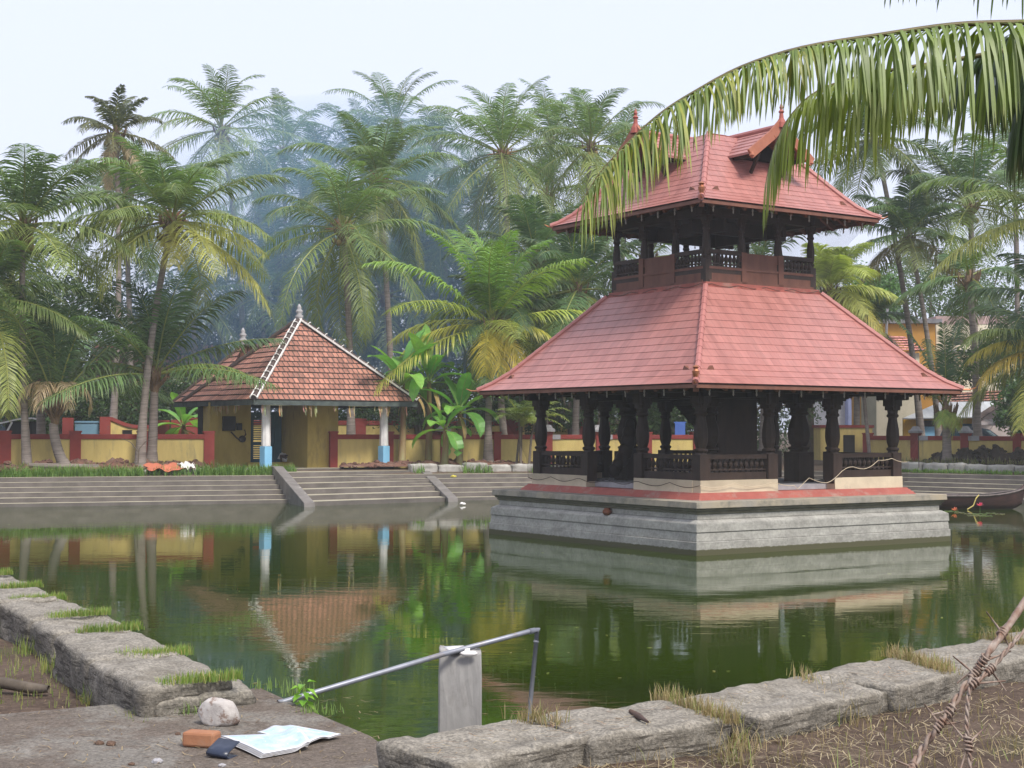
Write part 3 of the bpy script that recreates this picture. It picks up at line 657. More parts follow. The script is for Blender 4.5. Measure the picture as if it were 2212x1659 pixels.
    for k in range(4):
        c, s = math.cos(k * math.pi / 2), math.sin(k * math.pi / 2); rot = lambda vs: [(x * c - y * s, x * s + y * c, z) for x, y, z in vs]
        m = MB(); n = 6
        for sd in (-1, 1):
            for i in range(n):
                f0, f1 = i / n, (i + 1) / n; zA = ze + (zr - ze) * f0 + .02; zB = ze + (zr - ze) * f1; xA, xB = sd * w * (1 - f0), sd * w * (1 - f1)
                yi = -.3
                q = [(xA, -g + .02, zA), (xA, yi, zA), (xB, yi, zB), (xB, -g + .02, zB), (xA, -g + .02, zA - .06), (xA, yi, zA - .06), (xB, -g + .02, zB - .06), (xB, yi, zB - .06)]
                uv = [(g, f0 * 1.2), (-yi, f0 * 1.2), (-yi, f1 * 1.2), (g, f1 * 1.2)] * 2
                fs = [(0, 1, 2, 3), (4, 6, 7, 5), (0, 3, 6, 4), (0, 4, 5, 1)]
                m.add(rot(q), fs, uv)
        rf = m.build('gablet_roof', MT['rooftile'], e_)
        MB().tube(rot([(0, -g, zr + .03), (0, -.2, zr + .03)]), .07, 8).build('ridge_tiles', MT['hiptile'], rf)
        b = MB()
        for sd in (-1, 1):
            pr = [(0, zr + .14), (.3 * sd, zr - .16), (.65 * sd, zr - .42), (1.04 * sd, ze + .0)]
            for (x0, z0), (x1, z1) in zip(pr, pr[1:]): b.beam(rot([(x0, -g - .02, z0 - .06)])[0], rot([(x1, -g - .02, z1 - .06)])[0], .07, .24)
            b.lathe([(.03, -.13), (.07, -.09), (.03, 0)], rot([(1.0 * sd, -g - .03, ze)])[0], 6)
        b.build('bargeboard', plain('orange_brown_paint', (.38, .145, .085), (.3, .105, .065), 4, .6, .1) if k == 0 else bpy.data.materials['orange_brown_paint'], rf)
        fx = MB().lathe([(.14, -.1), (.12, .03), (.06, .14), (.045, .26), (.075, .3), (.03, .36), (.05, .41), (.01, .52)], rot([(0, -g - .02, zr + .08)])[0], 8); fx.build('finial', MT['redpaint'], rf)
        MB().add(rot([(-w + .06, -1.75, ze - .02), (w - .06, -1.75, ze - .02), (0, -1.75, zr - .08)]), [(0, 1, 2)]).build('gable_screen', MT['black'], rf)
        st = MB()
        for sd in (-1, 1): st.beam(rot([(sd * .8, -g + .15, ze - .03)])[0], rot([(sd * .8, -1.5, ze - .03)])[0], .08, .1).beam(rot([(sd * .55, -g + .1, ze + .2)])[0], rot([(sd * .5, -1.75, ze - .75)])[0], .07, .07)
        st.build('strut', MT['wood'], rf)
    return e_
pavilion()
# ---- netting hung round both storeys against pigeons
def net_mat(f=.3, c=(.12, .11, .1)):
    m, n, b, o = newmat('nylon_net'); b.inputs['Base Color'].default_value = L4(c); b.inputs['Roughness'].default_value = .9; b.inputs['Specular IOR Level'].default_value = .05
    tr = n.nodes.new('ShaderNodeBsdfTransparent'); mx = n.nodes.new('ShaderNodeMixShader')
    nz = noise(n, texco(n, 'Object'), 1.2, 4); fr = ramp(n, nz, [(.3, (f * .6,) * 3), (.7, (f * 1.3,) * 3)]); n.links.new(fr, mx.inputs[0])
    n.links.new(tr.outputs[0], mx.inputs[1]); n.links.new(b.outputs[0], mx.inputs[2]); n.links.new(mx.outputs[0], o.inputs[0]); return m
def net(name, label, prof, mat, lift, seed):
    e_ = empty(name, label, 'net', (PC[0], PC[1], prof[-1][1]), TH); z0 = prof[-1][1]; rng = random.Random(seed)
    for k in range(4):
        c, s = math.cos(k * math.pi / 2), math.sin(k * math.pi / 2); N = 60; m = MB(); vs = []; fs = []
        for j in range(len(prof)):
            for i in range(N + 1):
                t = -1 + 2 * i / N; h, z = prof[j]; f = j / (len(prof) - 1)
                bulge = .1 * math.sin(i * .52 + k) * f * (1 - abs(t)) ; zz_ = z + (lift(t, k) * f ** 2 if j else 0)
                x, y = t * h, -h + bulge * .5; vs.append((x * c - y * s, x * s + y * c, zz_ - z0))
        for j in range(len(prof) - 1):
            for i in range(N): q = j * (N + 1) + i; fs.append((q, q + 1, q + N + 2, q + N + 1))
        m.add(vs, fs); o = m.build('net_panel', mat, e_, smooth=True)
        r = MB(); r.tube(vs[-(N + 1):], .008, 5); r.build('edge_rope', MT['cream'] if k == 0 and name == 'bird_net' and seed == 1 else MT['wood'], o)
    return e_
def lift_low(t, k):
    sc = -.1 * abs(math.sin(t * 9)) + .05
    if k == 0 and t > -.1: sc += .62 * min(1, (t + .1) / .8) - .16 * abs(math.sin(t * 7.5))
    return sc
net('bird_net', 'dark nylon netting hung from the lower eaves round the pavilion pillars', [(4.25, 3.72), (3.95, 3.1), (3.65, 2.5), (3.48, 2.0), (3.45, 1.5)], net_mat(.14, (.05, .045, .04)), lift_low, 1)
net('bird_net', 'grey nylon netting stretched from the upper eaves to the balcony wall of the pavilion', [(2.85, 8.1), (2.5, 7.6), (2.2, 7.1), (2.02, 6.6), (1.98, 6.28)], net_mat(.12, (.08, .08, .08)), lambda t, k: -.06 * abs(math.sin(t * 7)) + .04, 2)
# ---- clay pot on the plinth ledge
p = at(1312, 1118, 34.6)
def ledge_point(px):
    # the ledge runs along the left face, x = -4.1 in the pavilion's frame
    c, s = math.cos(TH), math.sin(TH); u = (px - PX) / F
    y = (u * (PC[1] - 4.09 * s) - (PC[0] - 4.09 * c)) / (-s - u * c); return Vector((PC[0] - 4.09 * c - y * s, PC[1] - 4.09 * s + y * c, .735))
q = ledge_point(1312)
tag(MB().lathe([(.07, 0), (.11, .05), (.115, .1), (.07, .15), (.08, .17), (.05, .16)], tuple(q), 10).build('clay_pot', plain('burnt_clay', (.2, .07, .035), (.1, .04, .025), 12, .8), smooth=True), 'small rust brown clay pot standing on the ledge of the pavilion plinth', 'pot')
# ------------------------------------------------------------------ the tiled hut
HC = (-9.21, 63.7)
def hutw(u, v, z=0):
    c, s = math.cos(TH), math.sin(TH); return Vector((HC[0] + u * c - v * s, HC[1] + u * s + v * c, z))
def hut():
    Z0 = 1.16; e_ = empty('tiled_hut', 'yellow hut with pyramid roof of old orange tiles and white mortared hips', 'hut', (HC[0], HC[1], Z0), TH)
    ez, az, H = 3.95 - Z0, 7.46 - Z0, 3.75; rng = random.Random(5)
    m = MB(); n = 15; L = math.hypot(H, az - ez); lip = .035; v = 0
    for i in range(n):
        f0, f1 = i / n, (i + 1) / n; h0, h1 = H * (1 - f0), max(.02, H * (1 - f1)); z0, z1 = ez + (az - ez) * f0, ez + (az - ez) * f1
        for k in range(4):
            c, s = math.cos(k * math.pi / 2), math.sin(k * math.pi / 2); nseg = max(1, int(2 * h0 / .9)); xs = [-1 + 2 * t / nseg for t in range(nseg + 1)]; js = [rng.uniform(-.012, .012) for _ in xs]
            for t in range(nseg):
                a_, b_ = xs[t], xs[t + 1]; q = []
                for x, hh, z, j in ((a_ * h0, h0 + lip * .7, z0 + lip * .7, js[t]), (b_ * h0, h0 + lip * .7, z0 + lip * .7, js[t + 1]), (b_ * h1, h1, z1, 0), (a_ * h1, h1, z1, 0), (a_ * h0, h0, z0 - .01, 0), (b_ * h0, h0, z0 - .01, 0)):
                    q.append((x * c + hh * s, x * s - hh * c, z + j))
                uv = [(a_ * h0 + k * 40, v + .01), (b_ * h0 + k * 40, v + .01), (b_ * h1 + k * 40, v + .359), (a_ * h1 + k * 40, v + .359), (a_ * h0 + k * 40, v), (b_ * h0 + k * 40, v)]
                m.add(q, [(0, 1, 2, 3), (4, 5, 1, 0)], uv)
        v += .36
    roof = m.build('roof', MT['oldtile'], e_)
    # the lower roof of the rear wing
    m = MB(); C2, C1, R1, R2, C3 = Vector((-H - .02, 4.9, ez)), Vector((-H - .02, 0, ez)), Vector((-.95, 3.8, 6.5 - Z0)), Vector((2, 3.8, 6.5 - Z0)), Vector((4, 4.9, ez))
    nr = 10
    for i in range(nr):
        f0, f1 = i / nr, (i + 1) / nr; P0, P1 = C1.lerp(R1, f0), C1.lerp(R1, f1); Q0, Q1 = C2.lerp(R1, f0), C2.lerp(R1, f1); S0, S1 = C3.lerp(R2, f0), C3.lerp(R2, f1)
        o_ = Vector((-.025, 0, .025)); vv = i * .36
        m.add([Q0 + o_, P0 + o_, P1, Q1, Q0, P0], [(0, 1, 2, 3), (4, 5, 1, 0)], [(-Q0.y, vv), (-P0.y, vv), (-P1.y, vv + .35), (-Q1.y, vv + .35), (-Q0.y, vv), (-P0.y, vv)])
        m.add([S0, Q0, Q1, S1], [(0, 1, 2, 3)], [(S0.x, vv), (Q0.x, vv), (Q1.x, vv + .35), (S1.x, vv + .35)])
    rr = m.build('rear_roof', MT['oldtile'], e_)
    MB().tube([C2 + Vector((0, 0, .03)), R1 + Vector((0, 0, .05)), R2 + Vector((0, 0, .05))], .09, 7).build('ridge_tiles', MT['oldtile'], rr)
    fin = [(.16, 0), (.1, .06), (.17, .14), (.19, .22), (.1, .32), (.16, .4), (.16, .46), (.08, .54), (.11, .6), (.02, .76)]
    MB().lathe(fin, tuple(R1 + Vector((0, 0, .08))), 10).build('finial', MT['cement'], rr, smooth=True)
    MB().lathe(fin, (0, 0, az - .02), 10).build('finial', MT['cement'], roof, smooth=True)
    for k in range(4):                        # hips: front two are whitewashed
        c, s = (-1, -1, 1, 1)[k], (-1, 1, -1, 1)[k]; p0, p1 = Vector((c * H, s * H, ez + .05)), Vector((c * .05, s * .05, az + .04)); t_ = MB(); w = MB()
        side = (p1 - p0).cross(Vector((0, 0, 1))).normalized(); up = side.cross((p1 - p0).normalized())
        for i in range(14):
            a_, b_ = p0.lerp(p1, i / 14), p0.lerp(p1, (i + 1.1) / 14); t_.tube([a_, b_], [.125, .1], 8)
            if k in (0, 2):
                w.beam(a_ + side * .14 + up * .03, b_ + side * .13 + up * .03, rng.uniform(.03, .06), .07); w.beam(a_ - side * .14 + up * .03, b_ - side * .13 + up * .03, rng.uniform(.03, .06), .07)
                q = a_.lerp(b_, .04); arc = [q + side * (.135 * math.cos(x)) + up * (.02 + .15 * math.sin(x)) for x in (0, .8, 1.57, 2.34, 3.14)]; w.tube(arc, .016, 5)
        ht = t_.build('hip_tiles', MT['hiptile'] if 0 else MT['oldtile'], roof)
        if k in (0, 2): w.build('mortar', MT['mortar'], ht)
    m = MB()
    for k in range(4):
        c, s = math.cos(k * math.pi / 2), math.sin(k * math.pi / 2); q = MB().box((0, -H + .04, ez - .11), (2 * H, .05, .2)).box((0, -H + .3, ez - .06), (2 * H - .5, .5, .04)); q.v = [(x * c - y * s, x * s + y * c, z) for x, y, z in q.v]; m.add(q.v, q.f)
    m.beam((-H, H, ez - .11), (-H, 4.9, ez - .11), .05, .2)
    m.build('fascia', MT['fascia'], e_)
    m = MB(); i_ = .12
    for k in range(4):
        c, s = math.cos(k * math.pi / 2), math.sin(k * math.pi / 2); q = [(-H + i_, -H + i_, ez), (H - i_, -H + i_, ez), (0, 0, az - .2)]; m.add([(x * c - y * s, x * s + y * c, z) for x, y, z in q], [(2, 1, 0)])
    m.build('soffit', MT['wood'], e_)
    W_ = lambda u0, u1, v0, v1, z0, z1: MB().box(((u0 + u1) / 2, (v0 + v1) / 2, (z0 + z1) / 2), (u1 - u0, v1 - v0, z1 - z0))
    # pillars: point -> local
    def loc(p): d = Vector((p[0] - HC[0], p[1] - HC[1], 0)); c, s = math.cos(-TH), math.sin(-TH); return Vector((d.x * c - d.y * s, d.x * s + d.y * c, 0))
    for px, D in ((574, 59.75), (829, 62.8)):
        q = loc(at(px, 1010, D)); b = MB().box((q.x, q.y, .46), (.36, .36, .92), .2).build('pillar_base', MT['blue'], e_, bevel=.02)
        MB().lathe([(.19, 0), (.165, 1.75), (.2, 1.8), (.2, ez - .95)], (q.x, q.y, .93), 8, .4).build('pillar_shaft', MT['white'], e_)
        MB().box((q.x, q.y, .02), (.62, .62, .06), .2).build('pillar_foot', MT['cement'], e_)
    # walls: left room, right room, threshold, doors between
    def ww(px0, px1, D0, D1, th, name, mat, h=ez - .05, z=0):
        a_, b_ = loc(at(px0, 1010, D0)), loc(at(px1, 1010, D1)); d = (b_ - a_).normalized(); nn = Vector((-d.y, d.x, 0)) * th
        m = MB(); m.prism([a_, b_, b_ + nn, a_ + nn], z, h); return m.build(name, mat, e_), a_, b_, d, Vector((-d.y, d.x, 0))
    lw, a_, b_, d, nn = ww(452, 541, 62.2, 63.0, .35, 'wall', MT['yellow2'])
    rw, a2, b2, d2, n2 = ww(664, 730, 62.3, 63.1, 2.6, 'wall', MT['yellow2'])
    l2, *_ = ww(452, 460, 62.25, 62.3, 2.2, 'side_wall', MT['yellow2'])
    # electricity box and cables on the left wall
    c0 = a_.lerp(b_, .45); rz = math.atan2(d.y, d.x)
    eb = MB().box(tuple(c0 - nn * .1 + Vector((0, 0, 1.85))), (.55, .16, .62), rz).box(tuple(c0 + d * .45 - nn * .08 + Vector((0, 0, 1.72))), (.24, .12, .3), rz).build('meter_box', MT['black'], e_, bevel=.02)
    MB().tube([c0 - nn * .05 + d * t + Vector((0, 0, z)) for t, z in ((.1, 1.5), (.35, 1.25), (.55, 1.1), (.75, 1.4), (.7, 1.6))], .03, 5).ball(c0 - nn * .06 + d * .6 + Vector((0, 0, 1.2)), .17, 8, 6, (1, .5, .9)).build('cable_loop', MT['wood'], eb)
    # doorway: louvred shutter, open gap, right leaf
    g0 = b_ + nn * .3
    def shutter(t0, t1, name, lou):
        m = MB(); w = t1 - t0; c = g0 + d * (t0 + t1) / 2; 
        for tt in (t0 + .06, t1 - .06): m.box(tuple(g0 + d * tt + Vector((0, 0, 1.25))), (.12, .08, 2.1), rz)
        for z in (.25, 1.0, 2.28): m.box(tuple(c + Vector((0, 0, z))), (w, .075, .14), rz)
        if lou:
            for i in range(26):
                if abs(i * .077 + .3 - 1.0) > .08: m.box(tuple(c + Vector((0, 0, .33 + i * .077))), (w - .2, .05, .045), rz)
        else: m.box(tuple(c + Vector((0, 0, 1.25))), (w - .2, .04, 2.0), rz)
        return m.build(name, MT['teal'], e_)
    shutter(.08, 1.12, 'louvred_shutter', True); shutter(1.14, 1.45, 'shutter', False); shutter(2.2, 2.5, 'shutter', False)
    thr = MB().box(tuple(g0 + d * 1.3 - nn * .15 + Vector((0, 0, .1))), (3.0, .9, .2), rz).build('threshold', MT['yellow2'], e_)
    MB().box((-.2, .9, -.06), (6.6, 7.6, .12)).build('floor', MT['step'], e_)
    q = loc(at(440, 1010, 65.5)); MB().box((q.x, q.y, 1.35), (.4, .4, 2.7), .2).build('rear_post', MT['black'], e_)
    # ---- person sitting on the threshold, seen in profile against the light
    sit = hutw(*(g0 + d * 1.82 + nn * .1)[:2], Z0 + .2); wd = Vector((math.cos(TH + rz), math.sin(TH + rz), 0)); wn = Vector((-wd.y, wd.x, 0))
    P = lambda f, sd, z: sit - wd * f + wn * sd + Vector((0, 0, z))
    J = {'pel': (0, 0, .13, .14), 'bel': (-.02, 0, .27, .125), 'che': (0, 0, .45, .14), 'nek': (.03, 0, .6, .058), 'hd0': (.05, 0, .67, .075), 'hd1': (.055, 0, .76, .1), 'hd2': (.05, 0, .84, .08), 'nos': (.15, 0, .745, .022),
         'shL': (0, .19, .52, .06), 'elL': (.08, .25, .27, .042), 'wrL': (.3, .2, .3, .03), 'haL': (.38, .19, .31, .034), 'shR': (0, -.19, .52, .06), 'elR': (.08, -.25, .27, .042), 'wrR': (.3, -.2, .3, .03), 'haR': (.38, -.19, .31, .034),
         'hiL': (.05, .1, .11, .1), 'knL': (.42, .16, .3, .065), 'anL': (.36, .16, -.1, .045), 'ftL': (.52, .17, -.15, .04), 'hiR': (.05, -.1, .11, .1), 'knR': (.42, -.16, .3, .065), 'anR': (.36, -.16, -.1, .045), 'ftR': (.52, -.17, -.15, .04)}
    for sd, sg in (('L', 1), ('R', -1)):
        for i in range(5): J[f'f{i}{sd}'] = (.44 + (.02 if 0 < i < 4 else -.02), sg * (.165 + .014 * i), .30 - .01 * abs(i - 2), .01)
    E = [('pel', 'bel'), ('bel', 'che'), ('che', 'nek'), ('nek', 'hd0'), ('hd0', 'hd1'), ('hd1', 'hd2'), ('hd1', 'nos')]
    for sd in 'LR': E += [('che', 'sh' + sd), ('sh' + sd, 'el' + sd), ('el' + sd, 'wr' + sd), ('wr' + sd, 'ha' + sd), ('pel', 'hi' + sd), ('hi' + sd, 'kn' + sd), ('kn' + sd, 'an' + sd), ('an' + sd, 'ft' + sd)] + [('ha' + sd, f'f{i}{sd}') for i in range(5)]
    names = list(J); me = bpy.data.meshes.new('person'); me.from_pydata([P(*J[k][:3]) - sit for k in names], [(names.index(x), names.index(y)) for x, y in E], [])
    o = bpy.data.objects.new('person', me); COL.objects.link(o); o.location = sit; sk = o.modifiers.new('skin', 'SKIN')
    for k, vtx in zip(names, me.skin_vertices[0].data): vtx.radius = (J[k][3],) * 2; vtx.use_root = k == 'pel'
    sb = o.modifiers.new('sub', 'SUBSURF'); sb.levels = sb.render_levels = 1
    skin = plain('brown_skin', (.07, .035, .022), (.055, .028, .018), 4, .6, 0)
    dg = bpy.context.evaluated_depsgraph_get(); dg.update(); me2 = bpy.data.meshes.new_from_object(o.evaluated_get(dg)); o.modifiers.clear(); o.data = me2; me2.materials.clear(); me2.materials.append(skin); me2.polygons.foreach_set('use_smooth', [True] * len(me2.polygons))
    tag(o, 'person sitting in the doorway of the tiled hut, seen dark in profile', 'person')
    rel = lambda f, sd, z: tuple(P(f, sd, z) - sit)
    MB().ball(rel(.03, 0, .815), .105, 10, 7, (1, .9, .8)).build('hair', MT['black'], o, smooth=True)
    MB().tube([rel(0, 0, .1), rel(.22, 0, .2), rel(.4, 0, .3), rel(.42, 0, .12)], [.2, .19, .17, .18], 10).build('white_cloth_wrap', MT['white'], o, smooth=True)
    return e_
hut()
def garland(name, label, p, q, clusters, seed):
    rng = random.Random(seed); m = MB(); p, q = Vector(p), Vector(q); d = (q - p).normalized(); nn = Vector((-d.y, d.x, 0))
    L = (q - p).length; m.tube([p + d * (L * i / 12) + Vector((0, 0, -.02 * math.sin(i))) for i in range(13)], .01, 4)
    for c0, c1, n in clusters:
        for i in range(n):
            t = L * rng.uniform(c0, c1); b = p + d * t; l = rng.uniform(.16, .5); s = rng.uniform(-.06, .06); w = rng.uniform(.018, .034)
            ap = d * s + nn * rng.uniform(-.05, .05); m.add([b - d * w * .5, b + d * w * .5, b + d * w + ap * .5 - Vector((0, 0, l * .5)) + nn * .02, b - d * w + ap * .5 - Vector((0, 0, l * .5)) + nn * .02, b + ap - Vector((0, 0, l)), b + ap + d * w * .9 - Vector((0, 0, l))], [(0, 1, 2, 3), (3, 2, 5, 4)], col=[(.55 * rng.uniform(.5, 1.05), .4 * rng.uniform(.5, 1), .27 * rng.uniform(.5, 1))] * 6)
    tag(m.build(name, MT['grass']), label, 'garland', 'dried leaf garlands under the hut eaves')
garland('dried_leaf_garland', 'dried leaf garland hanging from the front eave of the tiled hut', hutw(-3.65, -3.65, 3.76), hutw(3.6, -3.65, 3.76), [(.03, .08, 5), (.13, .16, 3), (.27, .38, 13), (.48, .5, 2), (.58, .62, 4), (.74, .83, 9), (.92, .96, 3)], 3)
garland('dried_leaf_garland', 'dried leaf garland on the left hut eave in front of the meter box', hutw(-3.68, .8, 3.76), hutw(-3.68, -3.5, 3.76), [(.02, .15, 8), (.2, .42, 16), (.55, .7, 7)], 4)
# ---- broad flight of steps to the water in front of the hut, between two ramps
def flight():
    lb, rb = gp(668, 1095, 0), gp(978, 1084, 0); lt, rt = at(601, 1020, 58.6), at(905, 1014, 62.4)
    lt.z = rt.z = 1.12; n = 6; m = MB()
    for k in range(n):
        f0 = k / n; f1 = (k + 1) / n; z = 1.1 * (1 - f0) - .02; s = .93
        A0, B0 = lt.lerp(lb, f0 * s), rt.lerp(rb, f0 * s); A1, B1 = lt.lerp(lb, f1 * s), rt.lerp(rb, f1 * s)
        if k == 0: A0 = A0 + (A0 - A1) * 1.2; B0 = B0 + (B0 - B1) * 1.2
        m.prism([zz(A1, 0), zz(B1, 0), zz(B0, 0), zz(A0, 0)], -.4, z)
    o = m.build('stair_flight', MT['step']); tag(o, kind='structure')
    for t, b, lab in ((lt, lb, 'sloping concrete ramp wall left of the hut steps'), (rt, rb, 'sloping concrete ramp wall right of the hut steps')):
        m = MB(); d = (b - t); dn = Vector((d.x, d.y, 0)).normalized(); sd = Vector((-dn.y, dn.x, 0)) * .2
        back = t - dn * .9; prof = [(back, 1.3), (t, 1.3), (b, .16), (b + dn * .25, -.3)]
        vs = []
        for sg in (-1, 1):
            for p, z in prof: vs.append(zz(p + sd * sg, z))
            for p, z in ((b, -.4), (back, -.4)): vs.append(zz(p + sd * sg, z))
        m.add(vs, [(0, 1, 2, 3, 4, 5)[::-1], (6, 7, 8, 9, 10, 11), (0, 1, 7, 6), (1, 2, 8, 7), (2, 3, 9, 8), (3, 4, 10, 9), (4, 5, 11, 10), (5, 0, 6, 11)])
        tag(m.build('ramp_wall', plain('ramp_concrete', (.21, .192, .18), (.13, .118, .11), 2.2, .9, .3, .01, dirt=(.38, .36, .32), dirtscale=1.6, dirtamt=(.62, .7)) if 'ramp_concrete' not in bpy.data.materials else bpy.data.materials['ramp_concrete'], bevel=.03), lab, 'ramp wall', 'ramp walls beside the hut steps')
flight()
# ------------------------------------------------------------------ palms
GREEN, DEEP, LIME, YEL, TAN, BLUEG = (.125, .2, .075), (.08, .145, .066), (.29, .345, .1), (.4, .39, .1), (.42, .31, .2), (.06, .13, .06)
def lerp3(a_, b_, t): return tuple(x + (y - x) * t for x, y in zip(a_, b_))
def frond(mb, pts, lmax, nl, hang, col, rng, fwd=.7, wid=.035, stem=.03, vee=.45, t0=.14, ragged=0, stemcol=None, ns=3, tipw=.62, lprof=None):
    """a pinnate frond along the given curve: a tapering stem and two rows of hanging leaflets"""
    P_ = np.array([tuple(p) for p in pts]); n = len(P_); seg = np.linalg.norm(np.diff(P_, axis=0), axis=1); cum = np.r_[0, np.cumsum(seg)]; L = cum[-1]
    sc = stemcol or lerp3(col, YEL, .5)
    mb.tube([Vector(p) for p in P_], [stem * (1 - .88 * c / L) for c in cum], 4, False, sc)
    T = np.gradient(P_, axis=0); T /= np.linalg.norm(T, axis=1)[:, None]
    h = P_[-1] - P_[0]; side0 = np.cross(h if abs(h[0]) + abs(h[1]) > .05 else (1, .3, 0), (0, 0, 1.0)); side0 /= np.linalg.norm(side0)
    vs, fs, cs = [], [], []
    for i in range(nl):
        t = t0 + (1 - t0) * (i + .3 + .4 * rng.rand()) / nl; s = t * L
        p = np.array([np.interp(s, cum, P_[:, k]) for k in range(3)]); d = np.array([np.interp(s, cum, T[:, k]) for k in range(3)]); d /= np.linalg.norm(d)
        sd = side0 - d * side0.dot(d); sd /= np.linalg.norm(sd); up = np.cross(sd, d)
        if up[2] < 0 and abs(d[2]) < .9: up = -up
        l0 = lmax * min(1, .5 + (t - t0) * 2.6) * (1 - tipw * max(0, (t - .4) / .6) ** 1.8)
        if lprof: l0 = lmax * float(np.interp(t, lprof[0], lprof[1]))
        clump = .12 * math.sin(i * .9) + .1 * math.sin(i * .37 + 1)
        for sg in (-1, 1):
            if rng.rand() < (ragged if not lprof else ragged * t * 2): continue
            l = l0 * rng.uniform(.82, 1.12); ff = fwd * (.45 + 1.0 * t) + rng.normal() * .12 + clump * .5
            q = sd * sg + d * ff + up * (vee * rng.uniform(.4, 1.3)); q /= np.linalg.norm(q); hg = hang * rng.uniform(.75, 1.25)
            k = len(vs); c = tuple(np.clip(np.array(col) * rng.uniform(.75, 1.25), 0, 1)); w = wid * (.6 + .4 * l0 / lmax); wv = d * w * .5; pp = p.copy()
            for j in range(ns):
                f = j / ns; ww = wv * (.55 if j == 0 else (1.08 - .75 * max(0, f - .45))); vs += [pp - ww, pp + ww]; cs += [c, c]
                qq = q + np.array((0, 0, -hg * 2.2 * ((j + .35) / ns))); qq /= np.linalg.norm(qq); pp = pp + qq * l / ns
                if j: fs.append((k + 2 * j - 2, k + 2 * j - 1, k + 2 * j + 1, k + 2 * j))
            vs.append(pp); cs.append(lerp3(c, TAN, .25)); fs.append((k + 2 * ns - 2, k + 2 * ns - 1, k + 2 * ns))
    mb.add(vs, fs, col=cs)
def rib(base, az, el, L, droop, n=11, pw=1.25, twist=0):
    p = Vector(base); out = [p.copy()]
    for i in range(n):
        t = (i + .5) / n; e_ = math.radians(el - droop * t ** pw); a_ = math.radians(az + twist * t)
        p = p + Vector((math.cos(a_) * math.cos(e_), math.sin(a_) * math.cos(e_), math.sin(e_))) * (L / n); out.append(p.copy())
    return out
def crown(seed, L=4.5, n=24, top=84, low=-42, col=GREEN, old=LIME, oldest=None, droop=75, hang=.75, nl=76, lmax=1.32, ragged=0, upright=0, extra=()):
    rng = np.random.RandomState(seed); mb = MB(); oldest = oldest or old; L *= 1.13
    for i in range(n):
        a_ = (i + .5) / n; az = i * 137.5 + rng.uniform(-14, 14) + seed * 37; el = top - (top - low) * a_ ** (1.0 if not upright else 1.35) + rng.uniform(-7, 7)
        ln = L * (.74 + .36 * min(1, a_ * 2)) * rng.uniform(.88, 1.1); dr = droop * (.95 if a_ < .55 else .72) * rng.uniform(.75, 1.2)
        c = lerp3(col, old, max(0, a_ - .35) / .65 * rng.uniform(.4, 1.2)); c = tuple(np.clip(np.array(c) * rng.uniform(.75, 1.2), 0, 1))
        if a_ > .78: c = lerp3(c, oldest, rng.uniform(.2, .9))
        frond(mb, rib((0, 0, .1 * (1 - a_)), az, el, ln, dr, pw=2.1 if a_ < .55 else 1.15, twist=rng.uniform(-25, 25)), lmax * (.72 + .4 * min(1, 2 * a_)), nl, hang * (.5 + .75 * a_), c, rng, ragged=ragged, wid=.06, stem=.05, vee=.25, fwd=1.05 - .5 * min(1, a_ * 1.6))
    for az, el, ln, dr, c in extra:
        frond(mb, rib((0, 0, 0), az, el, ln * 1.0, dr), lmax, nl + 6, hang * 1.2, c, rng, wid=.052, stem=.055, vee=.25)
    return mb
TR_ = MB
def trunk_pts(base, top, bend, n=12):
    b, t = Vector(base), Vector(top); mid = (b + t) / 2 + Vector(bend); return [b * (1 - s) ** 2 + mid * 2 * s * (1 - s) + t * s * s for s in [i / n for i in range(n + 1)]]
def palm(label, base, heart, D, z0=1.3, bend=0, r=.15, nuts=True, flower=False, group='coconut palms round the pond', skirt=True, bD=None, cat='palm', **kw):
    b = at(base[0], base[1], bD or D); b.z = z0; h = at(heart[0], heart[1], D)
    e_ = empty('coconut_palm', label, cat, b, 0, group); rel = h - b
    pts = trunk_pts((0, 0, -.4), rel, (bend, 0, 0)); rad = [r * (1.75 - 2.6 * i / 12 if i < 3 else 1.12 - .03 * i) for i in range(13)]
    MB().tube(pts, rad, 10).build('trunk', MT['trunk'], e_, smooth=True)
    o = crown(**kw).build('crown', MT['leaf'], e_); o.location = rel
    rng = random.Random(kw['seed'])
    if skirt:
        m = MB()
        for i in range(14):
            a_ = rng.uniform(0, 6.28); p = Vector((math.cos(a_) * .12, math.sin(a_) * .12, -.3 - rng.random() * .25)); m.tube([p, p + Vector((math.cos(a_) * .3, math.sin(a_) * .3, .35)), p + Vector((math.cos(a_) * .42, math.sin(a_) * .42, .75))], [.05, .05, .02], 4)
        m.tube([(0, 0, -.7), (0, 0, -.2), (0, 0, .4)], [.15, .24, .1], 8)
        q = m.build('fibre_skirt', MT['fibre'], e_); q.location = rel
    if nuts:
        m = MB()
        for i in range(rng.randint(7, 13)):
            a_ = rng.uniform(0, 6.28); rr = rng.uniform(.25, .5); m.ball((math.cos(a_) * rr, math.sin(a_) * rr, -.35 - rng.random() * .5), .13, 7, 5, (1, 1, 1.2))
        q = m.build('coconut_bunch', MT['nut'], e_, smooth=True); q.location = rel
    if flower:
        m = MB()
        for i in range(26):
            a_ = rng.uniform(0, 6.28); el = rng.uniform(.1, 1.1); l = rng.uniform(.5, .95); d = Vector((math.cos(a_) * math.cos(el), math.sin(a_) * math.cos(el), math.sin(el))); m.tube([d * .1, d * l * .6, d * l + Vector((0, 0, -.1))], [.03, .025, .01], 4)
        q = m.build('flower_spikes', plain('orange_flower_spike', (.5, .22, .1), (.3, .13, .07), 5, .7, 0) if 'orange_flower_spike' not in bpy.data.materials else bpy.data.materials['orange_flower_spike'], e_); q.location = rel
    return e_
G_BANK = 'coconut palms on the far bank'; G_BACK = 'coconut palms behind the walls'
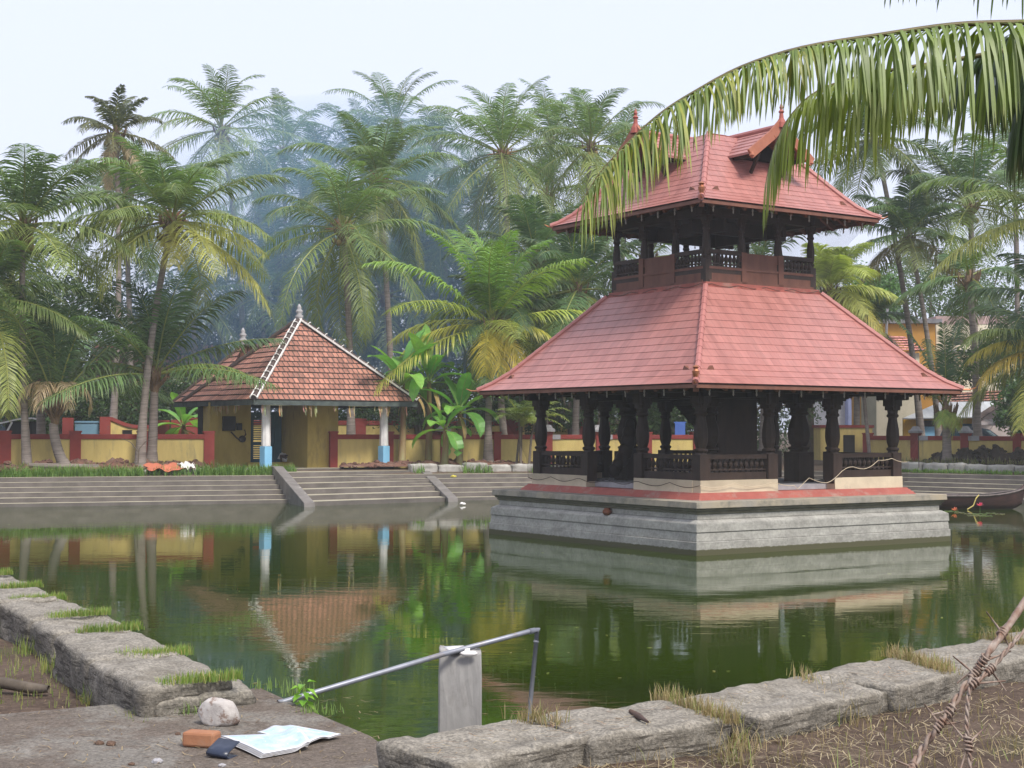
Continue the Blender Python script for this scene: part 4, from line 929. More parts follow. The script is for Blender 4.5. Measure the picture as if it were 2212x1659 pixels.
palm('tall coconut palm at the far left with thin straight grey trunk on the bank', (60, 1004), (50, 490), 57, 1.35, -.2, .125, seed=1, L=4.3, n=26, low=-22, group=G_BANK, col=GREEN, old=LIME, nl=54)
palm('coconut palm with leaning pale trunk and yellowing lower fronds left of the hut', (302, 1003), (372, 482), 58.5, 1.33, -.45, .145, seed=2, L=4.1, n=24, low=-18, group=G_BANK, col=GREEN, old=(.28, .3, .06), oldest=YEL, nl=56, flower=True, extra=((-8, -22, 4.4, 30, YEL), (-16, 2, 4.3, 45, (.31, .33, .09)), (188, 14, 4.3, 60, (.28, .33, .085)), (-75, -25, 2.8, 40, (.36, .34, .09)), (172, -12, 4.2, 45, (.24, .29, .08))))
palm('low coconut palm with dark upright fronds right against the leaning trunk', (326, 1002), (334, 812), 59.4, 1.33, .05, .19, seed=3, L=4.6, n=15, top=86, low=-5, group=G_BANK, col=DEEP, old=GREEN, nl=58, droop=60, nuts=False, upright=1, extra=((180, 28, 4.0, 70, GREEN), (2, 24, 5.0, 72, (.15, .22, .06))))
e_ = palm('young palm with swollen crooked trunk and a dead tan frond, on the left bank', (152, 1009), (119, 878), 57.2, 1.33, -.55, .2, seed=4, L=4.8, n=9, top=86, low=45, group=G_BANK, col=DEEP, old=GREEN, nl=58, droop=40, nuts=False, upright=1)
m = MB(); rg = np.random.RandomState(8)
for az in (150, 200, 260, 310, 20): frond(m, rib((0, 0, .2), az, 80, 2.2, 190, pw=.8), .95, 30, 1.6, lerp3(TAN, (.5, .4, .27), rg.rand()), rg, wid=.06, stem=.04, stemcol=TAN)
q = m.build('dead_frond', MT['leaf'], e_); q.location = at(119, 878, 57.2) - at(152, 1009, 57.2) + Vector((0, 0, .3)); q['label'] = 'dried tan frond drooping like a mop'
palm('young palm with brown fibrous trunk behind the left compound wall', (92, 950), (86, 830), 63, 1.3, 0, .2, seed=5, L=4.6, n=14, top=86, low=8, group=G_BACK, col=DEEP, old=GREEN, nl=54, nuts=False)
palm('coconut palm mostly out of frame, its fronds reaching in at the left edge', (-60, 1010), (-45, 650), 56.5, 1.35, 0, .17, seed=6, L=4.4, n=22, group=G_BANK, col=GREEN, old=LIME, oldest=(.35, .36, .07))
palm('tallest coconut palm, slim and hazy, standing high above the hut roof', (520, 960), (478, 282), 88, 1.3, 1.2, .17, seed=7, L=5.0, n=26, group=G_BACK, top=88, low=-52, nl=48)
palm('ailing coconut palm with short ragged brownish crown on a tall trunk', (238, 950), (250, 288), 73, 1.3, .55, .15, seed=8, L=2.7, n=20, group=G_BACK, ragged=.3, lmax=.75, col=(.09, .11, .05), old=(.2, .17, .09), oldest=TAN, hang=.9, top=88, low=-60)
palm('coconut palm with dark crown just under the ailing ragged one', (282, 950), (268, 430), 82, 1.3, .3, .16, seed=9, L=4.2, n=22, group=G_BACK, col=DEEP, old=GREEN)
palm('big drooping coconut palm with orange flower spikes directly above the hut apex', (758, 960), (742, 500), 71, 1.3, .25, .17, seed=10, L=5.0, n=28, group=G_BACK, top=88, low=-62, hang=.75, droop=85, nl=58, col=GREEN, old=(.17, .22, .06), flower=True)
palm('hazy coconut palm with flower spikes behind and right of the drooping one', (850, 960), (818, 395), 79, 1.3, .3, .17, seed=11, L=4.8, n=26, group=G_BACK, top=86, low=-50, flower=True, old=(.17, .2, .06))
palm('tall coconut palm with yellow nuts and plume-like top, between hut and pavilion', (1105, 960), (1085, 335), 82, 1.3, .4, .17, seed=12, L=5.3, n=30, group=G_BACK, top=89, low=-65, droop=80, nl=56, flower=True, old=(.19, .21, .06))
palm('tall coconut palm whose crown rises left of the pavilion top roof', (1262, 960), (1275, 318), 85, 1.3, -.3, .17, seed=13, L=5.0, n=28, group=G_BACK, top=89, low=-58, nl=52)
for k, (lab, hx, hy, D, L, sd) in enumerate((('broad hazy palm crown on the skyline above the flower-spiked palms', 852, 272, 98, 5.2, 21), ('faint palm crown on the skyline left of the plume-topped tall palm', 940, 320, 106, 4.6, 22),
        ('blue hazy palm crown on the skyline right of the tallest palm', 612, 330, 99, 5.2, 23), ('blue hazy palm crown low between the tallest palm and the drooping one', 560, 420, 94, 5.0, 24), ('pale palm crown on the skyline close right of the tallest palm', 690, 370, 103, 4.8, 25),
        ('hazy palm in the gap between the plume-topped palm and the pavilion', 1180, 420, 96, 5.0, 26), ('hazy palm low behind the young lime green palm', 960, 520, 90, 4.8, 27), ('hazy palm behind the drooping fronds right of the hut apex', 880, 560, 92, 4.6, 28),
        ('hazy palm crown half hidden left of the drooping palm', 600, 560, 90, 4.8, 29), ('palm crown just above the pavilion eave on the skyline at left', 1340, 340, 97, 4.6, 30), ('far palm crown low behind the wall left of the hut', 415, 640, 86, 4.4, 31),
        ('blue hazy palm crown deep in the smoke left of the drooping palm', 655, 450, 91, 5.2, 41), ('blue hazy palm crown deep in the smoke right of the drooping palm', 890, 430, 93, 5.2, 42), ('blue hazy palm low in the smoke just above the hut ridge', 565, 640, 88, 4.8, 43), ('hazy palm low in the smoke between hut apex and bananas', 830, 640, 87, 4.8, 44), ('hazy palm crown behind the plume-topped tall palm, lower down', 1030, 450, 91, 5.0, 45),
        ('pale palm crown on the skyline between the broad and the faint one', 780, 330, 101, 5.0, 46), ('dim palm crown low at the far left over the tiled house', 25, 610, 78, 4.2, 49), ('hazy palm between the far crowns left of the pavilion top', 1190, 300, 100, 4.8, 50),
        ('hazy palm crown behind the stiff dark palm beside the balcony', 1150, 690, 84, 4.4, 51), ('dark palm crown seen through the balcony openings of the pavilion', 1640, 585, 78, 4.4, 55), ('palm crown seen through the left balcony openings of the pavilion', 1400, 560, 80, 4.2, 56), ('dim palm behind the fronds at the upper right edge', 2190, 330, 84, 4.8, 52))):
    palm(lab, (hx + 8, 960), (hx, hy), D, 1.3, .2, .16, seed=sd, L=L, n=20, group=G_BACK, nl=44, nuts=False, top=88, low=-50, col=(.1, .175, .075), old=(.19, .25, .09))
palm('young lime green palm with long yellow side fronds, right of the bananas', (1055, 996), (1062, 705), 64.6, 1.4, -.1, .16, seed=14, L=4.9, n=17, top=88, low=-10, group=G_BANK, col=(.15, .28, .05), old=(.36, .38, .06), oldest=YEL, nl=62, droop=62, nuts=False, upright=1,
     extra=((180, 8, 4.2, 55, (.42, .4, .07)), (5, 12, 3.6, 70, (.4, .38, .07)), (-70, -35, 3.0, 60, (.5, .4, .06)), (-100, -15, 3.0, 95, (.5, .42, .07)), (-40, -20, 3.0, 80, (.5, .4, .07))))
palm('palm with curved pale trunk right of the bananas, its crown behind the lime palm', (1097, 992), (1078, 690), 66.2, 1.4, -.25, .17, seed=15, L=3.8, n=12, group=G_BANK, col=DEEP, old=GREEN, top=70, low=-30)
palm('dark palm with stiff radiating fronds just left of the pavilion balcony', (1240, 985), (1247, 628), 68.5, 1.4, .1, .16, seed=16, L=4.4, n=24, group=G_BACK, col=DEEP, old=GREEN, oldest=LIME)
palm('palm with dull fronds above the curved trunk left of the pavilion', (1165, 985), (1157, 565), 72, 1.4, .1, .16, seed=17, L=4.2, n=22, group=G_BACK, col=DEEP, old=GREEN)
palm('tall palm with long leaning trunk right of the pavilion roofs', (1995, 960), (1890, 300), 75, 1.4, .6, .14, seed=18, L=4.2, n=26, group=G_BACK, col=GREEN, old=(.16, .21, .06), top=88, low=-40, droop=85)
palm('palm with drooping crown and slim trunk behind the leaning one at right', (2032, 960), (1964, 512), 73, 1.4, .45, .13, seed=19, L=3.2, n=18, group=G_BACK, col=DEEP, old=(.16, .19, .06), oldest=(.22, .17, .08), low=-25)
palm('palm with big dark upright crown high at the right', (2110, 960), (2095, 445), 74.5, 1.4, .15, .17, seed=20, L=4.8, n=22, group=G_BACK, col=DEEP, old=(.17, .23, .05), low=-12)
palm('palm with thick straight trunk and small dark crown near the right edge', (2112, 955), (2093, 600), 68.5, 1.4, .2, .17, seed=32, L=3.0, n=6, group=G_BACK, col=DEEP, old=GREEN, top=60, low=-40, nuts=False)
palm('lime fronded palm out of frame at right, fronds hanging in at mid height', (2270, 1000), (2262, 470), 60, 1.4, 0, .18, seed=33, L=5.0, low=-15, n=18, group=G_BANK, col=GREEN, old=(.26, .3, .06), oldest=YEL)
palm('low palm out of frame at right with yellow fronds arching in near the cream house', (2300, 1000), (2292, 765), 62, 1.4, 0, .2, seed=34, L=4.4, n=18, top=80, low=-30, group=G_BANK, col=GREEN, old=(.38, .36, .07), oldest=YEL, nuts=False, extra=((182, 30, 4.2, 75, (.42, .36, .07)), (190, 12, 4.2, 70, (.46, .34, .07))))
palm('palm with dense dark crown at the right edge above the yellow fronds', (2300, 1000), (2292, 650), 64, 1.4, 0, .18, seed=35, L=4.2, n=22, group=G_BANK, col=DEEP, old=GREEN)
palm('short stout palm with tall dark upright fronds on the far right bank', (2046, 992), (2043, 885), 65.4, 1.38, .02, .2, seed=36, L=3.9, lmax=.75, n=6, top=86, low=40, group=G_BANK, col=DEEP, old=GREEN, nuts=False, droop=40, nl=56, upright=1, extra=((-80, -10, 1.3, 70, (.3, .36, .08)), (-120, 0, 1.1, 90, (.27, .36, .08))))
palm('yellowish palm behind the pavilion balcony at its right', (1800, 960), (1792, 630), 70, 1.4, 0, .16, seed=37, L=3.0, n=20, group=G_BACK, col=LIME, old=(.36, .34, .08), oldest=(.4, .34, .1))
palm('small dark palm peeping over the slope of the lower pavilion roof', (1850, 960), (1852, 705), 76, 1.4, 0, .16, seed=38, L=2.4, n=18, group=G_BACK, col=DEEP, old=GREEN, nuts=False)
# slim areca palms by the left pavilion pillar
def areca(label, px, py, D, sd):
    b = at(px, py, D); b.z = 1.4; e_ = empty('areca_palm', label, 'palm', b, 0); rng = np.random.RandomState(sd)
    for i in range(4):
        x, y = rng.uniform(-.45, .45), rng.uniform(-.3, .3); h = rng.uniform(1.3, 2.2); lean = rng.uniform(-.3, .3)
        MB().tube([(x, y, -.1), (x + lean * .4, y, h * .6), (x + lean, y, h)], [.06, .05, .04], 7).build('stem', MT['bark'], e_, smooth=True)
        m = MB()
        for k in range(7): frond(m, rib((x + lean, y, h), k * 57 + i * 20, rng.uniform(35, 80), rng.uniform(1.4, 2.0), 80), .42, 22, .5, lerp3(GREEN, LIME, rng.rand()), rng, wid=.05, stem=.02)
        m.build('crown', MT['leaf'], e_)
areca('clump of slim areca palms just left of the corner pillar of the pavilion', 1128, 990, 64, 5)
# ------------------------------------------------------------------ the near palm whose fronds hang over the view
def near_palm():
    base = at(2440, 1500, 11.5); base.z = 1.2; heart = at(2425, 70, 11.9)
    e_ = empty('coconut_palm', 'near coconut palm out of frame, its long frond arching across the top right', 'palm', base); rel = heart - base; rng = np.random.RandomState(77)
    MB().tube(trunk_pts((0, 0, -.3), rel, (.3, .2, 0)), [.25] + [.17] * 12, 12).build('trunk', MT['trunk'], e_, smooth=True)
    def fr(pix, lm, nl, hang, c, fwd, vee, wid=.034, t0=.1, stem=.035, D0=11.9, D1=11.2, ragged=0, lprof=None):
        pts = [at(x, y, D0 + (D1 - D0) * i / (len(pix) - 1)) - base for i, (x, y) in enumerate(pix)]; sm = []
        for i in range(len(pts) - 1):
            p0, p1, p2, p3 = pts[max(0, i - 1)], pts[i], pts[i + 1], pts[min(len(pts) - 1, i + 2)]
            for k in range(4):
                t = k / 4; sm.append(.5 * ((2 * p1) + (p2 - p0) * t + (2 * p0 - 5 * p1 + 4 * p2 - p3) * t * t + (3 * p1 - p0 - 3 * p2 + p3) * t ** 3))
        sm.append(pts[-1]); m = MB(); frond(m, sm, lm, nl, hang, c, rng, fwd, wid, stem, vee, t0, ragged, stemcol=(.16, .13, .05), ns=6, tipw=.45, lprof=lprof); return m.build('frond', MT['leaf'], e_, smooth=True)
    fr([(2425, 70), (2300, 50), (2185, 49), (2056, 54), (1904, 75), (1732, 103), (1602, 144), (1498, 199), (1429, 243), (1365, 299), (1300, 368), (1256, 436)], 1.2, 190, 3.0, (.16, .22, .055), .12, .16, .026, .05, .03, 11.9, 11.2, .16, ((0, .2, .4, .5, .6, .75, .85, 1), (.9, .98, .78, .56, .46, .48, .58, .4)))
    fr([(2425, 70), (2300, 50), (2185, 49), (2056, 54), (1904, 75), (1732, 103), (1602, 144), (1498, 199), (1429, 243), (1365, 299), (1300, 368), (1256, 436)], 1.0, 70, 2.6, (.26, .28, .06), -.1, .12, .02, .5, .01, 11.9, 11.2, .25, ((0, .5, .6, .75, .85, 1), (.5, .5, .5, .7, .8, .6)))
    fr([(2425, 70), (2250, 95), (2060, 130), (1880, 160), (1770, 195), (1712, 245), (1680, 300), (1664, 350), (1655, 390)], 1.0, 90, 3.0, (.2, .25, .045), .35, .1, .024, .4, .03, 12.1, 12.4)
    fr([(2425, 70), (2340, -20), (2240, -70), (2120, -85), (2000, -75), (1900, -50)], .5, 34, 2.6, (.1, .15, .05), .3, .1, .018, .1, .03, 11.9, 12.3, .3)
    fr([(2425, 70), (2330, 90), (2260, 130), (2215, 190), (2190, 260)], 1.1, 56, 2.4, (.055, .09, .03), .5, .1, .045, .1, .03, 12.0, 12.3)
    fr([(2425, 70), (2330, 40), (2240, 50), (2160, 95), (2090, 150)], 1.1, 56, 3.0, (.05, .085, .03), .3, .1, .045, .1, .03, 12.1, 13.0)
near_palm()
# ------------------------------------------------------------------ bananas
def banana_leaf(m, base, az, el, L, wd, droop, c, rng):
    pts = rib(base, az, el, L, droop, 10, 1.4); pr = []
    for i, p in enumerate(pts):
        t = i / 10; w = wd * (math.sin(min(1, max(0, (t - .18) / .82)) * math.pi) ** .55) if .18 < t < 1 else .02
        d = (pts[min(i + 1, 10)] - pts[max(i - 1, 0)]).normalized(); s = d.cross(Vector((0, 0, 1))); s = s.normalized() if s.length > .05 else Vector((1, 0, 0)); u = s.cross(d)
        pr.append((p - s * w * .5 * rng.uniform(.85, 1.05) + u * w * .12, p, p + s * w * .5 * rng.uniform(.85, 1.05) + u * w * .12))
    vs = [q for r_ in pr for q in r_]; fs = []
    for i in range(10):
        k = i * 3; fs += [(k, k + 1, k + 4, k + 3), (k + 1, k + 2, k + 5, k + 4)]
    cs = [tuple(x * (1.25 if i % 3 == 1 else 1) for x in c) for i in range(len(vs))]; m.add(vs, fs, col=cs); m.tube(pts, [.035 * (1 - .8 * i / 10) for i in range(11)], 4, False, lerp3(c, (.4, .45, .15), .5))
def banana(label, px, py, D, h, n, L, sd, z0=1.36, top=80, low=-10):
    b = at(px, py, D); b.z = z0; e_ = empty('banana_plant', label, 'banana plant', b, 0, 'banana plants beside the hut'); rng = random.Random(sd)
    MB().tube([(0, 0, -.1), (.05, 0, h * .5), (.02, 0, h)], [.17, .13, .09], 9).build('stem', plain('banana_stem', (.24, .22, .1), (.2, .1, .05), 2.5, .7, .2, .01, (1, 1, .3)) if 'banana_stem' not in bpy.data.materials else bpy.data.materials['banana_stem'], e_, smooth=True)
    for i in range(n):
        m = MB(); a_ = (i + .5) / n; c = lerp3((.1, .27, .06), (.21, .4, .08), rng.random())
        banana_leaf(m, (0, 0, h - .1), i * 137.5 + sd * 50, top - (top - low) * a_, L * rng.uniform(.8, 1.1), .64 * rng.uniform(.85, 1.15), 35 + 70 * a_, c, rng); m.build('leaf', MT['leaf_big'], e_)
    m = MB()
    for i in range(3): banana_leaf(m, (0, 0, h - .25), rng.uniform(0, 360), -10, L * .7, .2, 80, (.3, .2, .09), rng)
    q = m.build('dead_leaf', MT['leaf_big'], e_)
banana('tall banana plant with broad upright leaves right behind the hut eave', 868, 1003, 63.3, 3.4, 10, 2.8, 1, top=80, low=15)
banana('tallest banana plant, leaves reaching above the hut eave, second from the hut', 925, 1003, 63.8, 3.5, 11, 2.8, 2, top=84, low=10)
banana('banana plant with wide arching leaves, nearest the lime green palm', 992, 1003, 63.4, 2.2, 10, 2.2, 3, low=5)
banana('lower banana plant with bright torn leaves in front of the others', 960, 1004, 62.6, 1.5, 8, 1.7, 4, low=-30)
banana('small banana plant hidden among dark trees left of the hut roof', 395, 985, 70, 1.7, 8, 1.9, 5, 1.3)
# ------------------------------------------------------------------ broadleaf trees and hedges
def foliage(seed, rx, ry, rz, nclump, nleaf, lsz, c1, c2, flat=.35):
    rng = np.random.RandomState(seed); cc = []
    while len(cc) < nclump:
        p = rng.uniform(-1, 1, 3)
        if np.linalg.norm(p) < 1: cc.append(p * (1, 1, 1))
    cc = np.array(cc) * (rx, ry, rz); cr_ = rng.uniform(.16, .34, nclump) * min(rx, rz) * 1.3; col = [lerp3(c1, c2, rng.rand()) for _ in range(nclump)]
    ids = np.repeat(np.arange(nclump), nleaf); N = len(ids); d = rng.normal(size=(N, 3)); d /= np.linalg.norm(d, axis=1)[:, None]
    c = cc[ids] + d * (cr_[ids] * rng.uniform(.5, 1.05, N) ** .6)[:, None]
    nrm = d + rng.normal(size=(N, 3)) * .7 + (0, 0, .5); nrm /= np.linalg.norm(nrm, axis=1)[:, None]; t = np.cross(nrm, rng.normal(size=(N, 3))); t /= np.linalg.norm(t, axis=1)[:, None]; b = np.cross(nrm, t)
    s = (lsz * rng.uniform(.6, 1.3, N))[:, None]; V = np.stack([c - t * s, c - b * s * .42, c + t * s, c + b * s * .42], 1).reshape(-1, 3)
    m = MB(); m.v = [tuple(p) for p in V]; m.f = [(i, i + 1, i + 2, i + 3) for i in range(0, 4 * N, 4)]; m.uv = [(0, 0)] * len(m.v); m.has_c = True
    k = rng.uniform(.75, 1.25, N); m.c = [tuple(x * k[i] for x in col[ids[i]]) for i in range(N) for _ in range(4)]; return m, cc
TREEMESH = {}
def tree(label, px, py, D, rx, rz, key, c1=(.03, .06, .022), c2=(.07, .12, .035), z0=1.3, ncl=90, nlf=120, lsz=.15, cat='tree', group=None, name='broadleaf_tree'):
    """px, py = centre of the crown in the photograph; rx, rz its half width and half height in metres"""
    h = at(px, py, D); e_ = empty(name, label, cat, (h.x, h.y, z0), random.random() * 6, group); hz = h.z - z0
    if key not in TREEMESH:
        f, cc = foliage(hash(key) % 1000 if not isinstance(key, int) else key, rx, rx * .8, rz, ncl, nlf, lsz, c1, c2); o = f.build('crown', MT['leaf_big'], e_); TREEMESH[key] = (o.data, cc)
    else:
        o = bpy.data.objects.new('crown', TREEMESH[key][0]); COL.objects.link(o); o.parent = e_
    o.location = (0, 0, hz); cc = TREEMESH[key][1]
    m = MB(); m.tube([(0, 0, -.2), (.1, .05, hz * .4), (0, 0, hz)], [.3, .22, .1], 8); k = 0
    for c in cc[::max(1, len(cc) // 9)]: m.tube([(0.05, 0, hz * .55), (c[0] * .4, c[1] * .4, hz * .75 + c[2] * .3), (c[0], c[1], hz + c[2])], [.13, .08, .03], 6)
    m.build('trunk', MT['bark'], e_); return e_
GT = 'dark broadleaf trees behind the palms'
for i, (lab, px, py, D, rx, rz) in enumerate((('dark broadleaf tree in blue haze behind the drooping palm', 640, 640, 100, 6.5, 6), ('dark broadleaf tree in haze above and right of the hut apex', 800, 620, 104, 7, 7.5), ('dark tree with gaps of sky between the tall plume palm and the lime palm', 960, 600, 98, 6, 6.5),
     ('dark tree behind the banana plants', 900, 780, 92, 5.5, 5), ('dark tree behind the lime palm crown', 1110, 680, 96, 6, 6), ('dark tree filling the gap left of the pavilion balcony', 1210, 740, 92, 5.5, 5.5), ('dark tree behind the hut apex', 640, 800, 92, 5, 5), ('dark tree above the left end of the hut roof', 470, 760, 95, 5, 4.5),
     ('dark tree behind the leaning palm trunk', 330, 800, 92, 5.0, 3.8), ('dark tree low behind the left gate', 200, 800, 88, 4.6, 3.6), ('dark tree behind the far left house roof', 40, 690, 96, 5, 4.4))):
    tree(lab, px, py, D, rx, rz, 40 + i % 4, c1=(.02, .045, .024), c2=(.045, .085, .036), group=GT, nlf=130)
GH = 'hedge shrubs along the lane'
for i, px in enumerate((20, 130, 235, 330, 420, 780, 900, 1010, 1120, 1230, 1340, 1450)):
    tree(f'dark leafy shrub growing behind the lane wall, {ords[i]} from the left', px, 868 + (i % 3) * 8, 76 + (i % 3) * 2, 3.0, 1.9, 60 + i % 3, c1=(.03, .06, .025), c2=(.07, .12, .04), ncl=46, nlf=110, lsz=.12, cat='shrub', group=GH, name='shrub')
for lab, px, py, D, rx, rz, key, c1, c2 in (('bright green round tree beside the leaning palm at right', 1888, 650, 99, 2.6, 2.2, 71, (.06, .14, .035), (.1, .2, .05)), ('pale green wide tree filling the middle distance at right', 2010, 640, 112, 6.5, 4.0, 72, (.055, .1, .04), (.12, .18, .07)), ('green tree behind the thick palm trunk at right', 2090, 655, 106, 5, 4.0, 73, (.05, .1, .035), (.1, .16, .06)),
     ('dark bushy tree above the old tiled house at the right edge', 2185, 800, 84, 3.6, 2.6, 74, (.03, .06, .025), (.07, .12, .04)), ('leafy bush right of the old house at the frame edge', 2228, 890, 74, 2.0, 1.8, 75, (.05, .11, .03), (.1, .18, .05)), ('bush behind the blue sheet seen through the pavilion', 1440, 840, 86, 3.0, 3.2, 76, (.05, .09, .04), (.1, .14, .06)), ('dark tree seen through the pavilion pillars', 1600, 860, 90, 5, 4.5, 77, (.03, .06, .025), (.06, .1, .04)), ('dark tree behind the yellowish palm', 1750, 720, 96, 5, 4, 78, (.03, .06, .03), (.07, .12, .05))):
    tree(lab, px, py, D, rx, rz, key, c1, c2, ncl=60, nlf=120, lsz=.14)
# ------------------------------------------------------------------ near things by the landing
ZL = 1.24
def conc_post():
    a_ = at(948, 1400, 8.85); b_ = at(1040, 1400, 8.86); d = (b_ - a_); w = d.length; c = (a_ + b_) / 2; rz = math.atan2(d.y, d.x); e_ = empty('concrete_post', 'square grey concrete post standing in the near steps and carrying the pipe rail', 'post', (c.x, c.y, -.2), rz)
    zt = at(990, 1402, 8.85).z + .2; bm = bmesh.new(); bmesh.ops.create_cube(bm, size=1); bmesh.ops.subdivide_edges(bm, edges=bm.edges[:], cuts=9, use_grid_fill=True); rng = random.Random(3)
    for v in bm.verts:
        x, y, z = v.co.x * w, v.co.y * .18, (v.co.z + .5) * zt
        if v.co.z > .49: z += .012 * math.sin(x * 40) + rng.uniform(-.012, .008); x *= .97; y *= .95
        if v.co.z > .49 and abs(x) < .05 and abs(y) < .14: z -= .02
        v.co = (x + rng.uniform(-.003, .003), y + rng.uniform(-.003, .003), z)
    me = bpy.data.meshes.new('shaft'); bm.to_mesh(me); bm.free()
    mt = plain('rough_cast_concrete', (.31, .3, .288), (.22, .212, .205), 7, .9, .5, .006, (1, 1, .5), dirt=(.2, .19, .18), dirtscale=5, dirtamt=(.52, .7)); me.materials.append(mt)
    o = bpy.data.objects.new('shaft', me); COL.objects.link(o); o.parent = e_; bv = o.modifiers.new('bevel', 'BEVEL'); bv.width = .008; bv.limit_method = 'ANGLE'
    MB().box((-.02, -.02, zt + .002), (.12, .14, .02), .3).ball((.05, -.12, zt - .01), .025, 8, 6, (2.2, .6, .7)).build('mortar_pad', MT['mortar'], e_, smooth=True)
conc_post()
def pipe_rail():
    pts = [at(612, 1516, 8.25), at(700, 1490, 8.35), at(955, 1414, 8.66), at(1155, 1361, 9.25)]; e_ = empty('pipe_handrail', 'bent grey metal pipe handrail resting on the concrete post above the water', 'handrail', (pts[0].x, pts[0].y, pts[0].z)); b = Vector(e_.location)
    pts = [at(600, 1518, 8.23)] + pts
    top = pts[-1] + Vector((.016, 0, -.004)); low = at(1141, 1565, 9.2); low2 = low + (low - top) * 1.4
    MB().tube([p - b for p in pts], .0155, 10).build('rail', MT['pipe'], e_, smooth=True)
    MB().tube([top - b, low - b, low2 - b], .0145, 10).build('upright', MT['pipe'], e_, smooth=True)
    MB().tube([pts[-1] - b - (pts[-1] - pts[-2]).normalized() * .05, top - b + Vector((0, 0, .004)), top - b - (top - low).normalized() * .07], [.02, .022, .02], 10).build('elbow', MT['pipe'], e_, smooth=True)
pipe_rail()
def rock():
    c = gp(472, 1571, ZL); c.y += .07; bm = bmesh.new(); bmesh.ops.create_icosphere(bm, subdivisions=4, radius=1); r = random.Random(2)
    pl = [(Vector((r.uniform(-1, 1), r.uniform(-1, 1), r.uniform(-.4, 1))).normalized(), r.uniform(.62, .85)) for _ in range(9)]
    for v in bm.verts:
        p = v.co.copy()
        for n_, d in pl:
            k = p.dot(n_) - d
            if k > 0: p -= n_ * k * .9
        p *= 1 + .03 * math.sin(p.x * 11) * math.sin(p.y * 13 + 1) + r.uniform(-.012, .012); v.co = (p.x * .118, p.y * .085, max(p.z, -.75) * .085 + .062)
    me = bpy.data.meshes.new('rock'); bm.to_mesh(me); bm.free(); me.materials.append(plain('white_flecked_rock', (.5, .47, .44), (.34, .31, .29), 14, .9, .6, .008, dirt=(.22, .16, .13), dirtscale=16, dirtamt=(.52, .62))); me.polygons.foreach_set('use_smooth', [True] * len(me.polygons))
    o = bpy.data.objects.new('rock', me); COL.objects.link(o); o.location = c; tag(o, 'pale flecked rock lying on the landing above the newspaper', 'rock')
rock()
def brick():
    a_ = gp(392, 1612, ZL); b_ = gp(470, 1622, ZL); c = (a_ + b_) / 2; d = b_ - a_; c.y += .05
    o = MB().box((0, 0, .042), (.165, .09, .07)).build('brick', plain('orange_brick', (.36, .17, .09), (.27, .12, .065), 9, .9, .5, .006, dirt=(.26, .18, .13), dirtscale=6), bevel=.012)
    o.location = (c.x, c.y, ZL - .005); o.rotation_euler = (0, 0, -.25); tag(o, 'chipped orange brick lying on the landing left of the newspaper', 'brick')
brick()
def wallet():
    c = gp(482, 1634, ZL); m = MB(); L = .11; pr = [(-.045, .004), (.03, .006), (.05, .012), (.055, .022), (.04, .032), (-.055, .062)]
    vs = []
    for x in (-L / 2, -L / 6, L / 6, L / 2):
        for y, z in pr: vs.append((x, y, z + .004 * math.sin(x * 30)))
    n = len(pr); fs = [(i * n + j, (i + 1) * n + j, (i + 1) * n + j + 1, i * n + j + 1) for i in range(3) for j in range(n - 1)]
    o = m.add(vs, fs).build('wallet', plain('navy_vinyl', (.02, .028, .055), (.012, .018, .035), 8, .35, .1, .001, spec=.5), smooth=True); s = o.modifiers.new('thick', 'SOLIDIFY'); s.thickness = .006
    o.location = (c.x, c.y, ZL); o.rotation_euler = (0, 0, -.35 + math.pi); tag(o, 'dark navy folded wallet lying open between the brick and the newspaper', 'wallet')
wallet()
